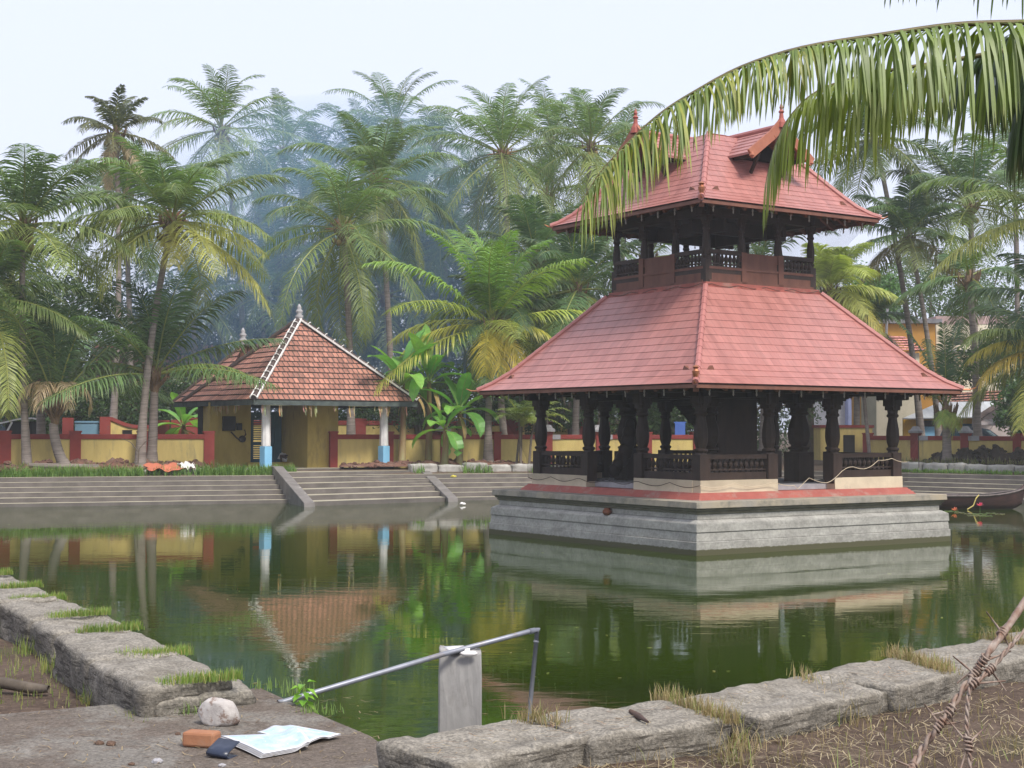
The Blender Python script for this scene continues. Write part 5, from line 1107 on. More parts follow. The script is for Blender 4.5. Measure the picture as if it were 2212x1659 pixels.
def paper():
    m_, n, b, o_ = newmat('newsprint'); v = texco(n, 'UV'); w = noise(n, texco(n, 'UV', (1, 1, 1)), 9, 4); c = ramp(n, noise(n, v, 3, 3), [(.4, (.34, .46, .62)), (.62, (.5, .58, .68))])
    c = mixc(n, ramp(n, w, [(.62, (0, 0, 0)), (.66, (1, 1, 1))]), c, (.62, .6, .5)); c = mixc(n, ramp(n, noise(n, texco(n, 'UV', (14, 2, 1)), 5, 3), [(.62, (0, 0, 0)), (.66, (.45, .45, .45))]), c, (.25, .3, .42))
    sx = n.nodes.new('ShaderNodeSeparateXYZ'); n.links.new(v, sx.inputs[0])
    def edge(s_):
        q = n.nodes.new('ShaderNodeMath'); q.operation = 'PINGPONG'; q.inputs[1].default_value = .5; n.links.new(s_, q.inputs[0]); return q.outputs[0]
    mn = n.nodes.new('ShaderNodeMath'); mn.operation = 'MINIMUM'; n.links.new(edge(sx.outputs[0]), mn.inputs[0]); n.links.new(edge(sx.outputs[1]), mn.inputs[1])
    c = mixc(n, ramp(n, mn.outputs[0], [(.05, (1, 1, 1)), (.06, (0, 0, 0))]), c, (.6, .61, .64)); n.links.new(c, b.inputs['Base Color']); b.inputs['Roughness'].default_value = .8
    wm = plain('paper_edge', (.58, .58, .6), (.45, .43, .42), 6, .85, 0)
    G = lambda x, y, z: gp(78.5 + x * .3019, 1374.6 + y * .3019, ZL + z)
    base = G(1700, 800, 0); e_ = empty('newspaper', 'folded pale blue newspaper spread on the landing beside a brick', 'newspaper', base)
    def sheet(q4, h, name, mat, zf):
        q = [Vector(p) for p in q4]; m = MB(); N = 14; vs = []; uv = []
        for j in range(N + 1):
            for i in range(N + 1):
                s, t = i / N, j / N; p = (q[0] * (1 - s) + q[1] * s) * (1 - t) + (q[3] * (1 - s) + q[2] * s) * t; vs.append((p.x - base.x, p.y - base.y, h + zf(s, t))); uv.append((s, t))
        m.add(vs, [(j * (N + 1) + i, j * (N + 1) + i + 1, (j + 1) * (N + 1) + i + 1, (j + 1) * (N + 1) + i) for j in range(N) for i in range(N)], uv); o = m.build(name, mat, e_, smooth=True); sd = o.modifiers.new('t', 'SOLIDIFY'); sd.thickness = .0012; return o
    A, B, C_, D_ = G(1300, 745, 0), G(1870, 725, 0), G(1945, 815, 0), G(1610, 878, 0)
    fold = lambda k: (lambda s, t: .004 + .006 * math.sin(t * 3) + k * math.exp(-((s - .93) / .13) ** 2) * (1 - .35 * t))
    for i in range(4):
        o4 = Vector((.004 * i, -.006 * (3 - i) + .002, 0)); sheet([A + o4, B + o4, C_ + o4, D_ + o4], .002 + .0055 * i, 'page', m_ if i == 3 else wm, fold(.028))
    A2, B2, C2, D2 = G(1580, 705, 0), G(1815, 655, 0), G(2180, 735, 0), G(1930, 790, 0)
    for i in range(2): sheet([A2, B2, C2, D2], .003 + .006 * i, 'page', m_ if i else wm, lambda s, t: .006 + .014 * math.exp(-((s - .5) / .2) ** 2) * (1 - t * .4) + .01 * t * abs(math.sin(s * 5)))
paper()
def stick(name, label, pts, r, mat, cat='stick'):
    o = MB().tube(pts, r, 8).build(name, mat, smooth=True); return tag(o, label, cat)
b0, b1 = gp(-60, 1481, 1.2), gp(105, 1488, 1.2)
stick('log', 'short dark dead branch lying on the soil at the left frame edge', [b0, b0.lerp(b1, .4) + Vector((0, .02, .02)), b0.lerp(b1, .8) + Vector((0, -.01, 0)), b1], [.035, .036, .034, .022], MT['bark'], 'branch')
z = 1.43; stick('twig', 'short flat brown stick lying on the second right kerb stone', [gp(1362, 1536, z - .006), gp(1378, 1546, z), gp(1400, 1560, z - .008)], [.01, .016, .005], plain('brown_stick', (.12, .075, .06), (.06, .04, .03), 10, .8, .3))
for i, (px, py, s, lab) in enumerate(((330, 1525, .016, 'small brown stone chip on the landing near the left kerb blocks'), (215, 1608, .018, 'small grey clod on the bare soil of the landing, far left'), (240, 1610, .02, 'larger brown clod beside the grey one on the landing'), (284, 1653, .012, 'black pebble on the soil below the brick'), (384, 1587, .012, 'dark pebble on the landing above the brick'), (480, 1656, .014, 'grey pebble just below the wallet'), (340, 1648, .02, 'flat grey stone chip left of the wallet'), (413, 1664, .008, 'tiny orange brick fragment below the brick'))):
    c = gp(px, py, ZL); r = random.Random(i); m = MB().ball((0, 0, s * .35), s, 9, 7, (1.3, 1, .7)); m.v = [(x * (1 + r.uniform(-.15, .15)), y * (1 + r.uniform(-.15, .15)), z * (1 + r.uniform(-.15, .15))) for x, y, z in m.v]
    o = m.build('pebble', MT['redpaint'] if i == 7 else (MT['cement'] if i in (5, 6) else MT['soil']), smooth=False); o.location = c; tag(o, lab, 'pebble')
def sapling():
    b = gp(655, 1534, ZL - .03); e_ = empty('sapling', 'small bright green sapling growing at the landing edge in front of the pipe', 'plant', b); rng = random.Random(1); top = at(657, 1475, b.y) - b
    MB().tube([(0, 0, -.02), top * .5 + Vector((.01, 0, 0)), top], [.005, .004, .002], 6).build('stem', plain('green_stem', (.2, .3, .06), None, 5, .6, 0), e_)
    m = MB()
    for i in range(17):
        t = .3 + .7 * (i / 16); p = top * t; a_ = i * 2.4; el = rng.uniform(-.7, .3); L = rng.uniform(.05, .085) * (1.15 - .3 * t); d = Vector((math.cos(a_) * math.cos(el), math.sin(a_) * math.cos(el), math.sin(el))); s = d.cross(Vector((0, 0, 1))).normalized(); st = p + d * .02; u = s.cross(d)
        w = L * .33; c = lerp3((.14, .32, .03), (.24, .42, .06), rng.random())
        m.add([st, st + d * L * .4 + s * w + u * .008, st + d * L * .4 - u * .004, st + d * L * .4 - s * w + u * .008, st + d * L - Vector((0, 0, .015))], [(0, 1, 2), (0, 2, 3), (1, 4, 2), (2, 4, 3)], col=c)
    m.build('foliage', MT['leaf_big'], e_)
sapling()
# ------------------------------------------------------------------ rusty barbed wire
def barbed():
    U = lambda x, y, D: at(1885 + x * .21873, 1296 + y * .21873, D)
    e_ = empty('barbed_wire', 'rusty twisted barbed wire hanging diagonally at the bottom right corner', 'barbed wire', U(400, 1659, 2.45)); b = Vector(e_.location); rng = random.Random(9)
    def sm(pts, k=6):
        out = []
        for i in range(len(pts) - 1):
            p0, p1, p2, p3 = pts[max(0, i - 1)], pts[i], pts[i + 1], pts[min(len(pts) - 1, i + 2)]
            for j in range(k): t = j / k; out.append(.5 * ((2 * p1) + (p2 - p0) * t + (2 * p0 - 5 * p1 + 4 * p2 - p3) * t * t + (3 * p1 - p0 - 3 * p2 + p3) * t ** 3))
        return out + [pts[-1]]
    def twin(pts, r, off, turns, name):
        c = sm(pts); n = len(c); m = MB(); 
        fine = [c[int(i)].lerp(c[min(n - 1, int(i) + 1)], i - int(i)) for i in np.linspace(0, n - 1, 160)]
        for ph in (0, math.pi):
            q = []
            for i, p in enumerate(fine):
                t = (fine[min(i + 1, 159)] - fine[max(i - 1, 0)]).normalized(); a_ = t.cross(Vector((0, 1, .1))).normalized(); u = a_.cross(t); w = turns * 6.28 * i / 159 + ph; q.append(p + a_ * math.cos(w) * off + u * math.sin(w) * off - b)
            m.tube(q, [r * rng.uniform(.9, 1.12) for _ in q], 7)
        return m.build(name, MT['rust'], e_, smooth=True), fine
    o1, f1 = twin([U(1900, -560, 2.75), U(1650, -200, 2.65), U(1494, 40, 2.6), U(1330, 260, 2.55), U(1150, 510, 2.5), U(1030, 700, 2.5), U(880, 900, 2.48), U(760, 1100, 2.46), U(620, 1290, 2.45), U(490, 1480, 2.45), U(390, 1659, 2.42), U(200, 2000, 2.38), U(-100, 2600, 2.3), U(-700, 3900, 2.2)], .0034, .0034, 10, 'strand')
    m = MB(); k = MB().tube([U(1640, -180, 2.62) - b, U(1494, 30, 2.58) - b, U(1400, 170, 2.56) - b, U(1280, 350, 2.53) - b, U(1150, 510, 2.5) - b, U(1030, 690, 2.5) - b], [.0065, .0066, .006, .0058, .005, .003], 9); k.build('thick_core', MT['rust'], e_, smooth=True)
    o2, f2 = twin([U(1900, -80, 2.6), U(1494, 310, 2.52), U(1340, 480, 2.5), U(1200, 650, 2.49), U(1060, 780, 2.47), U(965, 880, 2.46), U(935, 1080, 2.45), U(930, 1280, 2.44), U(945, 1450, 2.43), U(965, 1680, 2.42), U(960, 2400, 2.4), U(940, 3900, 2.35)], .0022, .0021, 12, 'strand')
    def coil(p, axis, r, n, ln, barbs, name='barb'):
        axis = axis.normalized(); a_ = axis.cross(Vector((0, 1, .2))).normalized(); u = a_.cross(axis); q = []
        for i in range(n * 10 + 1): w = 6.28 * i / 10; q.append(p + axis * (ln * (i / (n * 10) - .5)) + a_ * math.cos(w) * r + u * math.sin(w) * r - b)
        m = MB().tube(q, .0021, 6)
        for s in barbs: d = (a_ * s[0] + axis * s[1] + u * s[2]).normalized(); st = p + d * r - b; m.tube([st, st + d * s[3]], [.0022, .0012], 5)
        m.build(name, MT['rust'], e_, smooth=True)
    for (x, y, D, r, n, ln, br) in ((1290, 370, 2.54, .0095, 3, .02, ((1, -.4, .2, .035), (-1, .1, .2, .04))), (1075, 590, 2.5, .0095, 4, .026, ((-.3, 1, .1, .05), (.9, -.9, .2, .045))), (1040, 730, 2.49, .009, 4, .024, ((-1, .15, 0, .045),)), (800, 1110, 2.46, .009, 3, .022, ((.9, .5, .2, .04), (-.6, .8, .1, .03))), (660, 1230, 2.45, .0085, 4, .024, ((.9, -.9, .2, .036), (-1, -.2, .1, .036))), (400, 1640, 2.42, .008, 3, .02, ((-1, .6, 0, .04), (.8, .8, 0, .03))),
          (1165, 690, 2.485, .0075, 4, .022, ((1, -.3, .1, .05),)), (1020, 850, 2.465, .0075, 3, .02, ((.6, -1, 0, .06),)), (950, 1420, 2.435, .0078, 4, .026, ((-.7, -.9, 0, .045), (-.35, .9, 0, .05), (.6, -.5, 0, .04)))):
        p = U(x, y, D); near = min(range(160), key=lambda i: min((f1[i] - p).length, 9)); f = f1 if min((q - p).length for q in f1) < min((q - p).length for q in f2) else f2
        i = min(range(160), key=lambda j: (f[j] - p).length); coil(f[i], f[min(159, i + 2)] - f[max(0, i - 2)], r * .75, n, ln, br)
barbed()
# ------------------------------------------------------------------ canoe and lilies
def boat():
    b = at(2096, 1099, 52.6); b.z = 0; L = 5.4; e_ = empty('canoe', 'dark tarred wooden canoe moored by the far right steps', 'boat', b, -.06); N = 22; ou = []; inn = []
    for i in range(N + 1):
        t = -1 + 2 * i / N; x = t * L / 2 - .9; w = .62 * max(0, 1 - abs(t) ** 2.6) ** .8 + .03; sh = .48 + .26 * abs(t) ** 4; k = -.12 + .3 * abs(t) ** 6
        ou.append([(x + .12 * t ** 7, -w, sh), (x, -w * .9, .2), (x, -w * .55, k), (x, w * .55, k), (x, w * .9, .2), (x + .12 * t ** 7, w, sh)]); inn.append([(x + .12 * t ** 7, -w * .9, sh), (x, -w * .8, .22), (x, -w * .45, k + .08), (x, w * .45, k + .08), (x, w * .8, .22), (x + .12 * t ** 7, w * .9, sh)])
    m = MB(); n = 6; v = [p for r in ou for p in r]; f = [(i * n + j, (i + 1) * n + j, (i + 1) * n + j + 1, i * n + j + 1) for i in range(N) for j in range(n - 1)]; m.add(v, f + [tuple(range(n)), tuple(range(N * n, N * n + n))]); m.build('hull', MT['boat'], e_, smooth=True)
    m = MB().add([p for r in inn for p in r], [(i * n + j + 1, (i + 1) * n + j + 1, (i + 1) * n + j, i * n + j) for i in range(N) for j in range(n - 1)]); m.build('lining', MT['black'], e_, smooth=True)
    m = MB()
    for s in (0, 5): m.tube([Vector(r[s]) for r in ou], .035, 6)
    m.build('gunwale', plain('grey_worn_wood', (.2, .17, .16), (.1, .08, .075), 6, .8, .2), e_, smooth=True)
    m = MB()
    for x in (-2.2, -.6, .5): m.box((x, 0, .4), (.18, .95, .04))
    m.build('thwart', MT['boat'], e_)
    MB().tube([(L / 2 - .98, 0, .62), (L / 2 - .8, 0, .82), (L / 2 - .68, 0, .86)], [.07, .07, .05], 8).build('stem_post', MT['boat'], e_, smooth=True)
    q = MB().tube([(.15, -.62, .52), (.02, -.72, .4), (-.08, -.75, .15), (-.3, -.8, .02)], .022, 6).build('rope', plain('yellow_rope', (.5, .42, .14), (.4, .32, .1), 20, .8, 0)); q.location = b; q.rotation_euler.z = -.06; tag(q, 'yellow rope hanging over the side of the canoe into the water', 'rope')
boat()
def lilies():
    rng = random.Random(4); k = 0
    for px, py in ((2072, 1107), (2092, 1109), (2116, 1110), (2140, 1108), (2160, 1110), (2055, 1104), (2105, 1113), (2130, 1114)):
        c = gp(px, py, .012); r = rng.uniform(.14, .26); m = MB(); n = 16; m.add([(0, 0, 0)] + [(r * math.cos(.2 + i * 5.9 / n), r * math.sin(.2 + i * 5.9 / n), .01 * math.sin(i * 2)) for i in range(n + 1)], [(0, i, i + 1) for i in range(1, n + 1)], col=lerp3((.16, .14, .1), (.1, .16, .06), rng.random()))
        o = m.build('lily_pad', MT['leaf_big']); o.location = c; o.rotation_euler.z = rng.uniform(0, 6); tag(o, 'flat water lily pad floating beside the canoe', 'lily pad', 'lily pads beside the canoe')
    for px, py, h, c, lab in ((2117, 1099, .25, (.75, .09, .26), 'bright pink water lily standing above the pads beside the canoe'), (2062, 1106, .05, (.7, .2, .15), 'small red lily bud floating left of the pink water lily')):
        b = gp(px, 1109 if h > .1 else py, .01); m = MB()
        for i in range(14):
            a_ = i * 2.4; el = .35 + .6 * (i % 3) / 2; d = Vector((math.cos(a_) * math.cos(el), math.sin(a_) * math.cos(el), math.sin(el))); s = d.cross(Vector((0, 0, 1))).normalized() * .03; m.add([Vector((0, 0, h)), Vector((0, 0, h)) + d * .08 + s, Vector((0, 0, h)) + d * .15, Vector((0, 0, h)) + d * .08 - s], [(0, 1, 2, 3)], col=c)
        m.tube([(0, 0, -.1), (0, 0, h)], .012, 5, True, (.1, .16, .05)); o = m.build('water_lily', MT['leaf_big']); o.location = b; tag(o, lab, 'flower')
lilies()
def floaters():
    rng = random.Random(12); m = MB()
    for k in range(110):
        px, py = rng.uniform(0, 2200), rng.uniform(1115, 1560); q = gp(px, py, .006); s = rng.uniform(.02, .06); a_ = rng.uniform(0, 6.28); d = Vector((math.cos(a_), math.sin(a_), 0)) * s; e_ = Vector((-d.y, d.x, 0)) * .4
        m.add([q - d, q + e_, q + d, q - e_], [(0, 1, 2, 3)], col=lerp3((.2, .13, .05), (.3, .34, .1), rng.random()))
    tag(m.build('floating_leaves', MT['leaf_big']), kind='stuff')
floaters()
# ------------------------------------------------------------------ cloths, litter
def cloth(name, label, quad, z, mat, cat, seed, amp=.05):
    q = []
    for x, b_, z_ in quad: q.append(zz(FCv + dB * tB(x) + Vector((dB.y, -dB.x, 0)) * b_, z_)); m = MB(); N = 14; r = np.random.RandomState(seed); ph = r.rand(4) * 6; vs = []; c = sum(q, Vector()) / 4
    for j in range(N + 1):
        for i in range(N + 1):
            s, t = i / N, j / N; p = (q[0] * (1 - s) + q[1] * s) * (1 - t) + (q[3] * (1 - s) + q[2] * s) * t; k = math.sin(s * 9 + ph[0]) * math.sin(t * 7 + ph[1]) + .6 * math.sin(s * 17 + t * 9 + ph[2]); vs.append((p.x - c.x + .05 * math.sin(t * 11 + ph[3]), p.y - c.y, p.z - c.z + amp * (k + 1.2) + .02 + r.uniform(-.006, .006)))
    o = m.add(vs, [(j * (N + 1) + i, j * (N + 1) + i + 1, (j + 1) * (N + 1) + i + 1, (j + 1) * (N + 1) + i) for j in range(N) for i in range(N)]).build(name, mat, smooth=True); o.location = c; s_ = o.modifiers.new('t', 'SOLIDIFY'); s_.thickness = .008; return tag(o, label, cat)
cloth('orange_cloth', 'faded orange cloth spread to dry on the far grass bank', [(316, 1.15, 1.3), (390, 1.15, 1.3), (398, .03, 1.08), (324, .03, 1.08)], 0, plain('orange_cotton', (.52, .17, .1), (.4, .12, .075), 5, .9, .2), 'cloth', 1, .06)
cloth('white_cloth', 'crumpled white cloth spread beside the orange one on the far bank', [(392, 1.2, 1.32), (428, 1.2, 1.32), (426, .3, 1.15), (400, .25, 1.14)], 0, MT['mortar'], 'cloth', 2, .07)
for i, (px, py, z, s, c, lab) in enumerate(((763, 1068, .28, .3, 0, 'white plastic bag crumpled on the steps left of the ramp wall'), (980, 1031, .95, .22, 1, 'yellow scrap on the top step right of the hut stairs'), (2154, 1057, .4, .25, 0, 'white scrap lying on the far right steps'), (2140, 1035, .7, .3, 2, 'dry brown leaf lying on the far right steps'), (1000, 1090, .03, .22, 0, 'white plastic bottle floating by the right ramp wall'), (700, 1080, .15, .16, 0, 'small white scrap low on the left steps'))):
    if i == 0: px, py = 575, 1066
    c0 = gp(px, py, z); r = random.Random(i); m = MB().ball((0, 0, .03), s * .5, 8, 6, (1.2, .8, .35)); m.v = [(x * r.uniform(.7, 1.2), y * r.uniform(.7, 1.2), zz_ * r.uniform(.6, 1.5)) for x, y, zz_ in m.v]
    o = m.build('litter', (MT['mortar'], plain('yellow_plastic', (.65, .55, .08), None, 4, .5, 0) if i == 1 else MT['mortar'], MT['fibre'])[c]); o.location = c0; tag(o, lab, 'litter')
# ------------------------------------------------------------------ soil heaps, rubble, posts
def heap(name, label, pts, w, h, mat, seed, cat, stuff=False, rocky=.12, z0=1.25):
    rng = np.random.RandomState(seed); m = MB(); N, K = 60, 9; vs = []; P_ = [Vector(p) for p in pts]
    for i in range(N + 1):
        s = i / N * (len(P_) - 1); k = min(int(s), len(P_) - 2); p = P_[k].lerp(P_[k + 1], s - k); env = math.sin(math.pi * min(1, max(0, i / N))) ** .4 * (.6 + .4 * math.sin(i * .37 + seed) ** 2)
        for j in range(K + 1):
            t = -1 + 2 * j / K; vs.append((p.x + rng.uniform(-.1, .1), p.y + t * w, z0 - .08 + h * env * (1 - t * t) * rng.uniform(.75, 1.2)))
    o = m.add(vs, [(i * (K + 1) + j, (i + 1) * (K + 1) + j, (i + 1) * (K + 1) + j + 1, i * (K + 1) + j + 1) for i in range(N) for j in range(K)])
    for i in range(int(N * 2.2)):
        v = vs[rng.randint(len(vs))]; r = rocky * rng.uniform(.3, 1.1); mm = MB().ball((v[0], v[1], v[2] + r * .2), r, 6, 4, (1.3, 1, .7)); mm.v = [tuple(np.array(q) + rng.uniform(-r, r, 3) * .25) for q in mm.v]; m.add(mm.v, mm.f)
    return tag(m.build(name, mat), label, cat, kind='stuff' if stuff else None)
brk = plain('red_brown_rubble', (.2, .1, .075), (.1, .06, .045), 5, .95, .6, .04, dirt=(.3, .22, .17), dirtscale=3)
heap('rubble', 'low bank of red brown soil and rubble under the left palms', [at(-40, 1000, 55.8), at(160, 1000, 57.6), at(330, 1000, 59.2), at(450, 1000, 60.0)], .9, .42, brk, 3, 'rubble', True)
heap('rubble', 'dark rubble and dead leaves along the wall right of the hut', [at(735, 1000, 61.9), at(880, 1000, 62.9), at(1000, 1000, 63.8), at(1160, 1000, 65)], .7, .25, brk, 4, 'rubble', True, .1, 1.3)
dk = plain('rotting_fronds', (.075, .055, .04), (.035, .026, .02), 6, .95, .6, .05)
hp = heap('debris_heap', 'dark heap of rotting palm fronds piled against the far right wall', [at(1985, 995, 67.4), at(2080, 995, 66.2), at(2140, 995, 65), at(2215, 995, 63.6), at(2290, 995, 62)], .9, .85, dk, 5, 'heap', False, .12, 1.3)
def log_far():
    a_, b_ = at(100, 1008, 56.4), at(170, 1003, 57.4); a_.z = 1.36; b_.z = 1.36
    stick('log', 'grey fallen palm log lying under the crooked young palm on the left bank', [a_ + Vector((-.6, -.2, .02)), a_, b_ + Vector((.7, .2, -.08))], [.08, .1, .11], MT['trunk'], 'log')
log_far()
def pole(name, label, px, D, z0, py_top, r, mat, lean=0, cat='pole'):
    b = at(px, 990, D); b.z = z0; t = at(px + lean, py_top, D); return tag(MB().tube([b, b.lerp(t, .5), t], r, 8).build(name, mat, smooth=True), label, cat)
pole('metal_pole', 'thin blue and grey metal pole standing behind the banana plants', 1004, 66.5, 1.3, 738, .055, plain('blue_pole_paint', (.08, .2, .42), (.3, .36, .42), .5, .5, 0))
pole('wooden_pole', 'leaning grey wooden pole seen between the right pillars of the pavilion', 1880, 68.9, 1.3, 835, .09, MT['trunk'], -16)
pole('fence_stake', 'thin fence stake on the right bank beside the pavilion', 1985, 62.9, 1.2, 942, .02, MT['wood'], -1)
pole('fence_stake', 'pale stick standing on the wall seen behind the left pavilion pillars', 1185, 66.2, 2.3, 890, .035, MT['trunk'], -4)
pole('fence_stake', 'dark stick standing on the wall near the middle pavilion pillar', 1293, 67.5, 2.3, 850, .03, MT['bark'], 2)
def bare_bush():
    b = at(298, 1006, 58); b.z = 1.4; m = MB(); m.tube([(0, 0, 0), (.02, 0, .45), (.05, 0, .62)], .025, 5).tube([(.02, 0, .45), (-.3, 0, .85), (-.7, 0, 1.02)], [.02, .016, .008], 5).tube([(.05, 0, .6), (.3, 0, .88), (.6, 0, .95)], [.02, .014, .008], 5)
    o = m.build('dead_sapling', MT['bark']); o.location = b; tag(o, 'bare forked dead sapling against the yellow wall on the left bank', 'sapling')
bare_bush()
# ------------------------------------------------------------------ houses beyond the walls
def house_left():
    D = 84; a_, b_ = at(-150, 900, D), at(100, 900, D); w = b_.x - a_.x; z0 = 1.3; e_ = empty('tiled_house', 'house with red brown tiled roof and dark blue eaves at the far left', 'house', ((a_.x + b_.x) / 2, D + 4, z0), -.04)
    zt, ze = at(30, 762, D).z - z0, at(30, 852, D).z - z0
    MB().box((0, 0, ze / 2), (w - .8, 7, ze)).build('wall', plain('blue_grey_wall', (.05, .07, .1), (.03, .045, .07), 2, .9, .1), e_)
    m = MB(); n = 8
    for i in range(n):
        f0, f1 = i / n, (i + 1) / n
        for s in (-1, 1):
            y0, y1 = s * 4 * (1 - f0), s * 4 * (1 - f1); zA, zB = ze + (zt - ze) * f0, ze + (zt - ze) * f1
            m.add([(-w / 2, y0 + s * .04, zA + .05), (w / 2, y0 + s * .04, zA + .05), (w / 2, y1, zB), (-w / 2, y1, zB)], [(0, 1, 2, 3)], [(-w / 2, i * .36), (w / 2, i * .36), (w / 2, i * .36 + .35), (-w / 2, i * .36 + .35)])
    m.build('roof', MT['oldtile'], e_); MB().box((0, -3.95, ze - .12), (w, .08, .3)).build('fascia', plain('blue_fascia', (.04, .07, .13), (.03, .05, .1), 2, .7, 0), e_)
    MB().box((w * .28, -3.52, ze * .45), (1.2, .06, 1.3)).build('window', MT['black'], e_)
house_left()
def house_mid():
    D = 86; a_, b_ = at(165, 900, D), at(440, 900, D); w = b_.x - a_.x; z0 = 1.3; e_ = empty('tiled_house', 'faded tiled house half hidden by palms and shrubs left of the hut', 'house', ((a_.x + b_.x) / 2, D + 4, z0), .05)
    zt, ze = at(300, 735, D).z - z0, at(300, 835, D).z - z0
    MB().box((0, 0, ze / 2), (w - .8, 7, ze)).build('wall', MT['cream'], e_)
    m = MB()
    for i in range(8):
        f0, f1 = i / 8, (i + 1) / 8
        for s in (-1, 1): m.add([(-w / 2, s * (4 * (1 - f0) + .04), ze + (zt - ze) * f0 + .05), (w / 2, s * (4 * (1 - f0) + .04), ze + (zt - ze) * f0 + .05), (w / 2, s * 4 * (1 - f1), ze + (zt - ze) * f1), (-w / 2, s * 4 * (1 - f1), ze + (zt - ze) * f1)], [(0, 1, 2, 3)], [(-w / 2, i * .36), (w / 2, i * .36), (w / 2, i * .36 + .35), (-w / 2, i * .36 + .35)])
    m.build('roof', MT['oldtile'], e_)
house_mid()
def canopy():
    D = 66; e_ = empty('parked_van', 'white roofed vehicle parked behind the left wall with an open dark side', 'van', at(35, 940, D)); b = Vector(e_.location); b.z = 1.3; e_.location = b
    L = lambda px, py, y=0: at(px, py, D + y) - b
    m = MB(); pr = [(-80, 936), (-30, 921), (10, 914), (40, 907), (70, 905), (84, 908)]
    for (x0, y0), (x1, y1) in zip(pr, pr[1:]): m.slab([L(x0, y0), L(x1, y1), L(x1, y1, 1.7), L(x0, y0, 1.7)], .07)
    m.build('roof', MT['white'], e_)
    m = MB()
    for x in (-60, 22, 82): m.beam(L(x - (16 if x == 22 else 0), 950), L(x + 4, 912 if x > 0 else 930), .07, .07).beam(L(x - (16 if x == 22 else 0), 950, 1.6), L(x + 4, 912 if x > 0 else 930, 1.6), .07, .07)
    m.build('frame', MT['white'], e_)
    MB().box(tuple(L(35, 950, .8) + Vector((0, 0, -.35))), (2.8, 1.6, .9)).build('body', plain('van_paint', (.3, .3, .32), None, 3, .4, 0), e_, bevel=.08)
    MB().box(tuple(L(50, 925, .8)), (1.1, 1.2, .62)).box(tuple(L(27, 928, .9)), (.4, .8, .5)).build('seat', MT['black'], e_, bevel=.06)
    m = MB()
    for x in (0, 70): c = L(x, 985, .05); m.tube([c + Vector((0, -.08, 0)), c + Vector((0, .12, 0))], .28, 14)
    m.build('wheel', MT['black'], e_)
canopy()
def old_house():
    D = 79; e_ = empty('old_tiled_house', 'weathered house with red tiled roof, tin lean-to and yellow front at the right', 'house', at(2120, 940, D)); b = Vector(e_.location); b.z = 1.3; e_.location = b
    L = lambda px, py, y=0: at(px, py, D + y) - b
    m = MB(); m.slab([L(2188, 862, -.2), L(2215, 905, 2.5), L(2215, 950, 2.5), L(2120, 950, -.2), L(2120, 905, -.2)], .25); m.prism([L(2120, 950), L(2190, 950, -.2), L(2216, 950, 4), L(2130, 950, 4)], 0, 2.4); m.build('wall', plain('stained_plaster', (.5, .44, .42), (.38, .33, .31), 1.5, .9, .2, dirt=(.2, .17, .16), dirtscale=1.2), e_)
    m = MB()
    for i in range(5):
        f0, f1 = i / 5, (i + 1) / 5; A0, A1 = L(2020, 878, -.4), L(2037, 850, 2.4); B0, B1 = L(2166, 872, -.6), L(2190, 841, 2.2)
        m.add([A0.lerp(A1, f0) + Vector((0, -.03, .06)), B0.lerp(B1, f0) + Vector((0, -.03, .06)), B0.lerp(B1, f1), A0.lerp(A1, f1)], [(0, 1, 2, 3)], [(0, i * .36), (3.6, i * .36), (3.6, i * .36 + .35), (0, i * .36 + .35)])
    m.slab([L(2190, 841, 2.2), L(2037, 850, 2.4), L(2080, 880, 5), L(2226, 874, 5)], .05); m.build('roof', MT['oldtile'], e_)
    m = MB(); m.slab([L(1950, 906, -3.2), L(2102, 903, -3.2), L(2160, 869, -.4), L(2030, 871, -.4)], .06); m.build('lean_to_roof', MT['tin'], e_)
    m = MB(); m.slab([L(2102, 904, -3.25), L(2120, 906, -3.3), L(2178, 866, -.5), L(2160, 867, -.5)], .07); m.build('barge_tiles', MT['oldtile'], e_)
    m = MB(); p0, p1 = L(1952, 950, -2.6), L(2119, 950, -2.6); m.prism([zz(p0, 0), zz(p1, 0), zz(p1, 0) + Vector((0, .2, 0)), zz(p0, 0) + Vector((0, .2, 0))], 0, 2.15); m.build('front_wall', plain('bright_yellow_wall', (.6, .36, .05), (.5, .28, .04), 2, .8, 0), e_)
    c = L(2009, 930, -2.65); MB().box((c.x, c.y, .95), (.85, .08, 1.7)).build('shutter', MT['blue'], e_); c = L(2090, 930, -2.65); MB().box((c.x, c.y, 1.1), (.5, .08, 1.5)).build('door', MT['teal'], e_)
    c = L(1995, 918, -2.68); MB().box((c.x + .2, c.y, 1.85), (.9, .06, .3)).build('dark_window', MT['black'], e_)
    m = MB(); m.slab([L(2112, 920, -4.2), L(2216, 918, -4), L(2216, 908, -2.6), L(2125, 908, -2.6)], .06); m.build('shed_roof', plain('patched_sheet', (.5, .47, .47), (.2, .13, .12), 5, .8, .3), e_)
old_house()
def block(name, label, px0, px1, pyt, D, depth, mat, cat, parapet=None, rz=0, extra=None, base=1.3):
    a_, b_ = at(px0, 930, D), at(px1, 930, D); h = at(px0, pyt, D).z - base; e_ = empty(name, label, cat, ((a_.x + b_.x) / 2, D + depth / 2, base), rz); w = b_.x - a_.x
    MB().box((0, 0, h / 2), (w, depth, h)).build('wall', mat, e_)
    if parapet: MB().box((0, 0, h + parapet[0] / 2 + .01), (w + parapet[1], depth + parapet[1], parapet[0])).build('parapet', parapet[2], e_)
    if extra: extra(e_, w, h, depth)
    return e_
org = plain('orange_house_paint', (.8, .42, .1), (.74, .37, .08), 1, .85, .05); crm = plain('cream_house_paint', (.72, .65, .5), (.62, .56, .43), 1.2, .85, .05, dirt=(.33, .3, .24), dirtscale=.8, dirtamt=(.6, .8))
